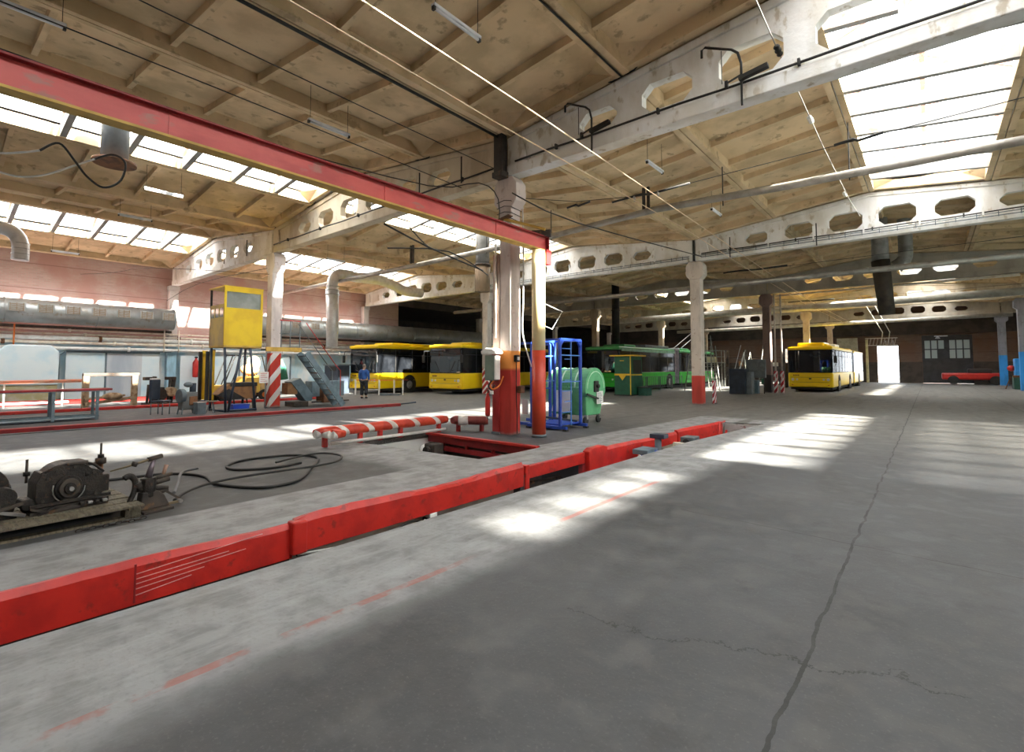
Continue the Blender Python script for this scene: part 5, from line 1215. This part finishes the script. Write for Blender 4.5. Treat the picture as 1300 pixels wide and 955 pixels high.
# far end
t = thing('lorry', 'low red vehicle in front of the dark far gates', 'vehicle', (3.0, 61.8, 0), R(90))
MB().box(-1.0, 1.0, -2.0, 2.2, .45, 1.05).build('bed', red_vehicle, t, bevel=.12); MB().box(-.9, .9, -1.2, .4, 1.0, 1.45).build('bonnet', M('dark_cab', (.03, .02, .02)), t, bevel=.12)
for y in (-1.4, 1.4):
    for x in (-.95, .95): MB().cyl((x - .12, y, .4), (x + .12, y, .4), .4, n=18).build('wheel', black, t)
t = thing('blue_machine', 'bright blue and dark green machine cut by the right picture edge', 'machine', (5.25, 50.8, 0)); MB().box(-.6, .9, -.5, .6, .9, 2.2).build('head', ltblue, t, bevel=.05); MB().box(-.7, .9, -.5, .5, 0, .92).build('base', darkgreenm, t, bevel=.04); MB().box(-.75, .3, -.6, -.4, .85, 1.0).build('table', rust, t); MB().bar((-1.1, 0, 0), (-.8, 0, .9), .06).build('leg', rust, t); MB().ball((-.75, .1, 1.5), .22).build('red_part', red_vehicle, t)
t = thing('strip_lamp', 'white strip lamp with a small shade above the far gates', 'lamp', (.9, 63.4, 4.55)); MB().box(-.5, .5, -.06, .06, 0, .08).build('tube', lampwhite, t); MB().cyl((-.25, 0, -.2), (-.25, 0, 0), .2, .08, n=14).build('shade', lampwhite, t)
t = thing('inner_gate_frame', 'pale yellow post and lattice lintel at the daylight doorway', 'gate frame', (-4.3, 62.9, 0))
MB().box(-.75, -.55, 0, .2, 0, 4.4).build('post', M('pale_yellow_paint', (.72, .66, .35)), t); MB().box(-.75, 1.9, 0, .1, 3.78, 3.84).build('lower_chord', offwhite, t); MB().box(-.75, 1.9, 0, .1, 4.5, 4.56).build('upper_chord', offwhite, t)
for i in range(9): MB().bar((-.7 + i*.29, .05, 3.82), (-.55 + i*.29, .05, 4.52), .03).build('lattice', offwhite, t)
t = thing('roller_box', 'grey ribbed steel shutters stacked left of the daylight doorway', 'shutter', (-6.6, 62.6, 0)); MB().box(-.9, .9, 0, .3, 0, 4.6).build('shutter', M('shutter_cream', (.42, .40, .30)), t)
r_ = MB()
for i in range(8): r_.box(-.9 + i*.24, -.84 + i*.24, -.03, 0, 0, 4.6)
r_.build('rib', M('shutter_cream', (.42, .40, .30)), t)
# ------------------------------------------------------------------ overhead: pipes, ducts, wires, lamps
t = thing('roof_pipe', 'long grey pipe crossing below the roof between first and second beams', 'pipe', (0, 15.0, 6.5))
MB().tube([(5.5, 0, -.10), (1.7, 0, -.05), (-2.8, 0, .03), (-6.6, 0, .16), (-10.7, 0, -.01), (-18, 0, -.05), (-32.0, 0, -.08)], .105, 14).build('pipe', M('grey_pipe', (.36, .34, .31), (.26, .24, .21), 3, .45, .3), t)
for x in (-6.9, -18.9):
    for d in (-.12, .04): MB().box(x + d, x + d + .08, -.05, .03, .08, .95).build('hanger_channel', rustdark, t)
for x in (1.8, -1.4, -4.5, -10.7, -14.0): MB().bar((x, 0, -.16), (x, 0, roofz(x) - 6.5 + .1), .025).build('hanger_rod', black, t); 
t = thing('roof_pipe', 'grey pipe crossing under the roof behind the second beam', 'pipe', (0, 24.5, 5.5)); MB().tube([(4.7, 0, 0), (-26, 0, 0)], .12, 12).build('pipe', M('grey_pipe', (.36, .34, .31)), t)
t = thing('roof_pipe', 'thick pale duct under the roof between third and fourth beams', 'pipe', (0, 37.2, 5.5)); MB().tube([(4.7, 0, .1), (-20, 0, -.1)], .22, 16).build('pipe', M('pale_duct', (.50, .48, .42), (.38, .34, .28), 3, .5, .2), t)
t = thing('roof_pipe', 'pale pipe under the roof before the farthest beam', 'pipe', (0, 50.5, 5.3)); MB().tube([(4.7, 0, .1), (-20, 0, -.1)], .15, 12).build('pipe', M('pale_duct', (.50, .48, .42)), t)
# vertical ducts
t = thing('vent_duct', 'short grey vent duct with rusty flange under the middle skylight, behind the red beam', 'vent duct', (-15.0, 2.82, 6.52))
MB().cyl((0, 0, .05), (0, 0, 2.3), .275, n=28).build('tube', galv if False else M('duct_grey_blue', (.30, .34, .38), (.22, .25, .28), 3, .5, .3), t); MB().cyl((0, 0, 0), (0, 0, .06), .44, n=28).build('flange', rust, t)
t = thing('vent_duct', 'tall rust-streaked vent duct hanging above the chevron column', 'vent duct', (-15.0, 15.8, 4.9))
MB().lathe([(.30, 0), (.34, .03), (.33, 1.2)]).build('lower_tube', M('rust_streaked', (.26, .18, .11), (.12, .09, .06), 2, .7, stretch=(1, 1, .3), c3=(.4, .3, .2)), t); MB().cyl((0, 0, 1.15), (.02, 0, 3.6), .30, n=26).build('upper_tube', M('duct_grey', (.30, .30, .29), (.2, .2, .19)), t); MB().cyl((0, 0, 1.14), (0, 0, 1.24), .355, n=26).build('collar', rustdark, t)
t = thing('vent_duct', 'soot-black vertical duct hanging above the green trolleybus', 'vent duct', (-17.5, 32.6, 3.3)); MB().cyl((0, 0, 0), (0, 0, 4.6), .28, n=20).build('tube', M('soot', (.012, .010, .010)), t); MB().cyl((0, 0, 2.4), (0, 0, 2.5), .31, n=20).build('collar', rustdark, t)
t = thing('vent_duct', 'dark sooty flue hanging above and right of the right yellow trolleybus', 'vent duct', (-1.36, 26.0, 3.8)); MB().cyl((.06, 0, 0), (-.10, 0, 2.3), .28, .33, n=22).build('lower_tube', M('soot_brown', (.05, .04, .03), (.02, .018, .015), 3, .7), t); MB().cyl((-.10, 0, 2.28), (-.10, 0, 4.1), .30, n=22).build('upper_tube', M('duct_grey', (.30, .30, .29)), t)
t = thing('vent_duct', 'small grey elbow duct right beside the dark flue', 'vent duct', (-.75, 27.5, 6.1)); MB().tube([(.1, 0, 2.2), (.1, 0, .5), (0, 0, .15), (-.25, 0, -.1)], [.26, .26, .26, .30], 18, smooth=5).build('elbow', M('duct_grey', (.30, .30, .29)), t)
t = thing('exhaust_hose', 'shiny silver exhaust duct bending down beside the cabin stairs', 'exhaust duct', (-25.5, 14.7, 2.74))
al = M('aluminium_foil', (.85, .87, .90), (.70, .72, .75), 3, .38, .35)
MB().tube([(0, 0, 0), (0, .0, 1.6), (0, -.05, 3.2)], [.31, .33, .36], 20).build('lower_tube', al, t)
MB().tube([(0, -.05, 3.15), (0, -.02, 3.7), (0, .35, 4.1), (0, .95, 4.12), (.0, 1.6, 4.1), (0, 3.0, 4.15), (0, 4.1, 3.95), (0, 4.9, 3.72), (0, 6.3, 3.72)], .30, 18, smooth=4).build('elbow', al, t)
for i in range(3): MB().cyl((0, -.03, 2.9 + i*.22), (0, -.03, 2.93 + i*.22), .40 - i*.02, n=20).build('ring', galv, t)
t = thing('exhaust_hose', 'shiny silver duct elbow hanging at the extreme left below the roof', 'exhaust duct', (-26., 2.22, 5.6))
MB().tube([(0, 0, 0), (0, 0, .5), (0, -.12, .9), (0, -.5, 1.12), (0, -1.6, 1.15)], .25, 20, smooth=5).build('elbow', al, t)
for i in range(4): MB().cyl((0, 0, .02 + i*.2), (0, 0, .04 + i*.2), .262, n=20).build('ring', galv, t)
# trolley wires with span wires and insulators
for nm, pts, lb in (('w', [(-4.58, -2.0, 5.6), (-4.63, 6, 5.6), (-4.85, 14, 5.6), (-5.1, 22.5, 5.6), (-5.6, 38, 5.7), (-5.6, 58, 5.8)], 'right of the two bright copper trolley wires'), ('w', [(-5.12, -2.0, 5.6), (-5.3, 6, 5.6), (-5.3, 14, 5.6), (-5.6, 22.5, 5.6), (-6.1, 38, 5.7), (-6.1, 58, 5.8)], 'left of the two bright copper trolley wires')):
    run('trolley_wire', pts, .011, copper, lb + ' running under the roof', 'wire', 'trolley wires', n=6)
t = thing('span_wire', 'span wire with black insulator bars carrying the trolley wires', 'span wire', (0, 11.0, 0))
MB().tube([(-7.6, -1.7, 5.75), (-6.9, -.2, 5.9), (-5.2, 0, 5.72), (-1.0, 0, 5.80), (4.7, 0, 5.9)], .008, 6).build('wire', black, t)
for (a, b, z) in ((-7.3, -6.6, 5.86), (-5.95, -4.0, 5.72), (-1.25, -.5, 5.80)): MB().tube([(a, -.02, z), (a + (b-a)*.4, -.02, z + .03), (a + (b-a)*.5, -.02, z - .02), (b, -.02, z + .02)], .028, 8).build('insulator_bar', black, t)
for x in (-4.75, -5.35): MB().tube([(x, -.02, 5.74), (x, -.02, 5.61)], [.035, .02], 8).build('clamp', steel, t)
for y, lb in ((22.5, 'second span wire with insulators before the second beam'), (35.5, 'span wire with insulators over the right yellow trolleybus')):
    t = thing('span_wire', lb, 'span wire', (0, y, 0)); MB().tube([(-7.7, 0, 5.8), (-5.5, 0, 5.68), (4.7, 0, 5.8)], .010, 6).build('wire', black, t)
    MB().tube([(-6.8, 0, 5.72), (-6.1, 0, 5.74), (-5.4, 0, 5.70), (-4.3, 0, 5.73)], .035, 8).build('insulator_bar', black, t)
for pts, r_, lb in (([(-7.5, 0, 6.3), (-7.66, 3.1, 6.3), (-7.75, 8.5, 6.3)], .009, 'thin dark wire above the red beam, rightmost of three'), ([(-8.96, -1, 6.3), (-9.07, 3.7, 6.3), (-9.22, 8.9, 6.28)], .010, 'thin dark wire above the red beam, middle of three'), ([(-10.3, -1, 6.32), (-10.45, 4.2, 6.28), (-9.7, 8.2, 6.25), (-8.3, 8.6, 6.1), (-7.75, 8.7, 5.6), (-7.8, 8.75, 4.75)], .013, 'black cable sagging above the red beam and dropping to the column'), ([(-7.4, 8.8, 5.7), (-7.0, 11, 5.4), (-6.2, 18, 5.6)], .016, 'dark cable leaving the near column head to the right'), ([(-11.5, -1, 6.6), (-11.6, 4, 6.6), (-11.6, 9., 6.5)], .012, 'thin dark wire parallel to the red beam along the left'), ([(-20.3, 8.9, 5.6), (-26, 8.2, 5.5), (-32.6, 8.7, 5.3)], .012, 'thin wire from striped column to the left wall'), ([(-20.1, 8.8, 5.3), (-24.5, 6, 5.7), (-29, 5.6, 6.0), (-32.8, 5, 6.3)], .010, 'second thin wire sagging towards the left wall'), ([(-13, 9.2, 6.1), (-13.4, 11.5, 5.8), (-14.6, 15.4, 5.75)], .03, 'dark trolley pole end lying under the roof before the middle skylight'), ([(-12.2, 9.6, 5.9), (-13.2, 11, 5.85), (-14.5, 12.6, 6.1)], .022, 'dark bent rod crossing the pole end under the middle skylight'), ([(-14.2, 10.2, 5.7), (-13.6, 12.5, 5.9), (-14.4, 15.5, 5.55)], .026, 'lower dark rod beside the rusty vent duct')):
    run('wire', pts, r_, black, lb, 'wire', None, 3)
t = thing('hanging_cable', 'black and white cable loop hanging in the air at upper left', 'cable', (-12, 0, 0))
MB().tube([(0, .3, 5.2), (0, .71, 5.24), (0, 1.0, 5.35), (0, 1.2, 5.45)], .018, 8, smooth=4).build('white_end', cablewhite, t)
MB().tube([(0, 1.2, 5.45), (0, 1.45, 5.67), (0, 1.68, 5.41), (.05, 1.85, 5.16), (.05, 2.09, 5.02), (.05, 2.33, 5.19), (.05, 2.42, 5.49), (.05, 2.37, 5.66), (.05, 2.19, 5.69), (0, 1.96, 5.54)], .02, 8, smooth=6).build('black_loop', black, t)
MB().tube([(0, 1.96, 5.54), (-.05, 1.73, 5.38), (-.05, 1.31, 5.06), (-.05, .97, 4.92), (-.05, .73, 4.93), (0, .3, 5.0)], .018, 8, smooth=5).build('white_lower', cablewhite, t)
# fluorescent lamps on thin rods
lm = None
for (x, y, z, L, lb) in ((-5.43, 4.64, 6.9, .95, 'fluorescent lamp at the top centre under the roof'), (-10.08, 5.15, 6.9, 1.07, 'fluorescent lamp under the roof above middle of the red beam'), (-10.2, .25, 6.9, .85, 'fluorescent lamp in the top left corner'), (-17.74, 4.06, 6.9, .92, 'fluorescent lamp behind the red beam, right of the hanging cable loop'), (-5.43, 11.87, 6.9, 1.1, 'fluorescent lamp right of the trolley wires between the beams'), (-5.45, 16.9, 6.9, 1.0, 'small distant fluorescent lamp before the second beam'), (-21.5, 4.2, 6.9, .95, 'fluorescent lamp beside the left skylight strip'), (-22.5, 12.6, 6.9, 1.0, 'fluorescent lamp seen just left of the silver exhaust duct'), (-30.6, 3.6, 6.9, 1.0, 'fluorescent lamp nearest the left brick wall')):
    if lm is None:
        lm = thing('fluorescent_lamp', lb, 'lamp', (x, y, z), 0, 'fluorescent roof lamps')
        MB().box(-.045, .045, 0, 1, .02, .07).build('housing', lampwhite, lm, bevel=.01); MB().cyl((0, .04, 0), (0, .96, 0), .022, n=12).build('tube', lampwhite, lm)
        MB().box(-.03, .03, 0, .04, -.03, .03).build('end_cap', black, lm); MB().box(-.03, .03, .96, 1.0, -.03, .03).build('end_cap', black, lm)
        MB().bar((0, .05, .07), (0, .05, .84), .008).build('rod', black, lm); MB().bar((0, .95, .07), (0, .95, .84), .008).build('rod', black, lm)
    else: dup(lm, (x, y, z), lb)
# bracket arms on the nearest beam
for (dx, lb) in ((0, 'black bent pantograph bracket on the nearest beam, left one'), (2.95, 'black bent pantograph bracket on the nearest beam, right one')):
    t = thing('beam_bracket', lb, 'bracket', (-5.25 + dx, 8.83, 6.0), 0, 'bent brackets on the near beam')
    z = .08 if dx else 0
    MB().tube([(-.66, 0, 1.16), (-.66, 0, 1.30), (-.60, 0, 1.33), (-.15, 0, 1.10), (-.05, 0, 1.0), (0, 0, .80), (0, 0, .56)], .022, 8).build('arm', black, t)
    MB().bar((0, 0, .06), (0, 0, .6), .03).build('stem', black, t); MB().bar((-.04, 0, .53), (.42, 0, .60), .10, .07).build('insulator_block', black, t); MB().bar((-.24, -.02, .52), (0, 0, .60), .025).build('side_arm', black, t); MB().box(-.27, -.22, -.03, .03, .46, .57).build('clip', black, t)
    MB().bar((-.32, 0, .55), (-.32, 0, 1.15), .012).build('rod', black, t)
for i, x in enumerate((-9.2, -10.9, -22.5, -25.0)):
    run('hanger_rod', [(x, 8.88, 6.4), (x, 8.88, 7.1)], .02, black, 'short black rod on the nearest beam, %s counted leftwards from the near column' % ('first', 'second', 'third', 'fourth')[i], 'rod', 'short rods on the near beam')
t = thing('insulator_string', 'thin wire with white insulators hanging by the right skylight', 'insulator string', (-1.76, 0, 0))
MB().tube([(0, 7.4, 6.95), (0, 9.3, 6.85), (0, 10.4, 6.9), (.02, 13.3, 6.75), (.05, 18., 6.7), (.1, 20.5, 6.75)], .010, 6).build('wire', M('wire_grey', (.25, .24, .22)), t)
for (y, z, m_) in ((9.0, 6.88, black), (11.9, 6.83, whitepaint), (17.4, 6.71, whitepaint)): MB().lathe([(.015, -.16), (.05, -.12), (.03, -.05), (.055, 0), (.03, .05), (.05, .12), (.015, .16)], (0, y, z), 'Y', 12).build('insulator', m_, t)
for i, x in enumerate((-6.2, -3.1, 3.0)):
    run('hanger_rod', [(x, 21.45, 6.15), (x, 21.45, 7.0)], .02, black, 'short black rod on the second beam, %s from the red based column' % ('first', 'second', 'third')[i], 'rod', 'short rods on the second beam')
run('column_conduit', [(-7.7, 21.42, 6.2), (-7.7, 21.42, 7.1)], .05, black, 'black conduit above the head of the red based column', 'conduit')
for i, x in enumerate((-7.35, -6.95)):
    run('cross_pipe', [(x, 34.0, 6.0), (3.5, 34.1 + i*.2, 6.05 + i*.1)], .04, offwhite, 'cream pipe under the third beam, %s one' % ('lower', 'upper')[i], 'pipe', 'cream pipes under the third beam')
# ------------------------------------------------------------------ daylight, camera
W = bpy.data.worlds.new('World'); S.world = W; W.use_nodes = True
bg = W.node_tree.nodes['Background']; bg.inputs[0].default_value = (.86, .93, 1.0, 1); bg.inputs[1].default_value = 8.6
sl = bpy.data.lights.new('sun', 'SUN'); sl.energy = 112; sl.angle = R(1.6); sl.color = (1., .93, .80)
so = bpy.data.objects.new('sun', sl); COL.objects.link(so)
so.rotation_euler = Vector((-1.54, -.19, -1)).to_track_quat('-Z', 'Y').to_euler(); so.location = (20, 5, 30)
def portal(name, loc, rot, sx, sy):
    l = bpy.data.lights.new(name, 'AREA'); l.shape = 'RECTANGLE'; l.size = sx; l.size_y = sy; l.cycles.is_portal = True
    o = bpy.data.objects.new(name, l); COL.objects.link(o); o.location = loc; o.rotation_euler = rot
for i, (x0, x1, y0, y1) in enumerate(OPEN):
    portal('skylight_portal', ((x0+x1)/2, (y0+y1)/2, max(roofz(x0), roofz(x1)) + 1.2), (0, 0, 0), x1 - x0 + .4, y1 - y0 + .4)
portal('window_portal', (XR + .4, 20.6, 2.9), (0, R(90), 0), 3.6, 18)
portal('door_portal', (0, YE + .5, 2.3), (R(90), 0, 0), 10, 5)

cam = bpy.data.cameras.new('camera'); co = bpy.data.objects.new('camera', cam); COL.objects.link(co)
cam.sensor_fit = 'HORIZONTAL'; cam.sensor_width = 36; cam.lens = 36 * 630 / 1300
cam.shift_y = -45 / 1300; cam.clip_end = 400; cam.clip_start = .05
yaw = math.atan(530 / 630); pit = math.atan(33.5 / 630)
co.location = (0, 0, 1.6); co.rotation_euler = (PI/2 + pit, 0, yaw)
S.camera = co
vs = S.view_settings; vs.view_transform = 'Standard'; vs.look = 'None'; vs.gamma = 1; vs.use_curve_mapping = False
vs.exposure = -0.18
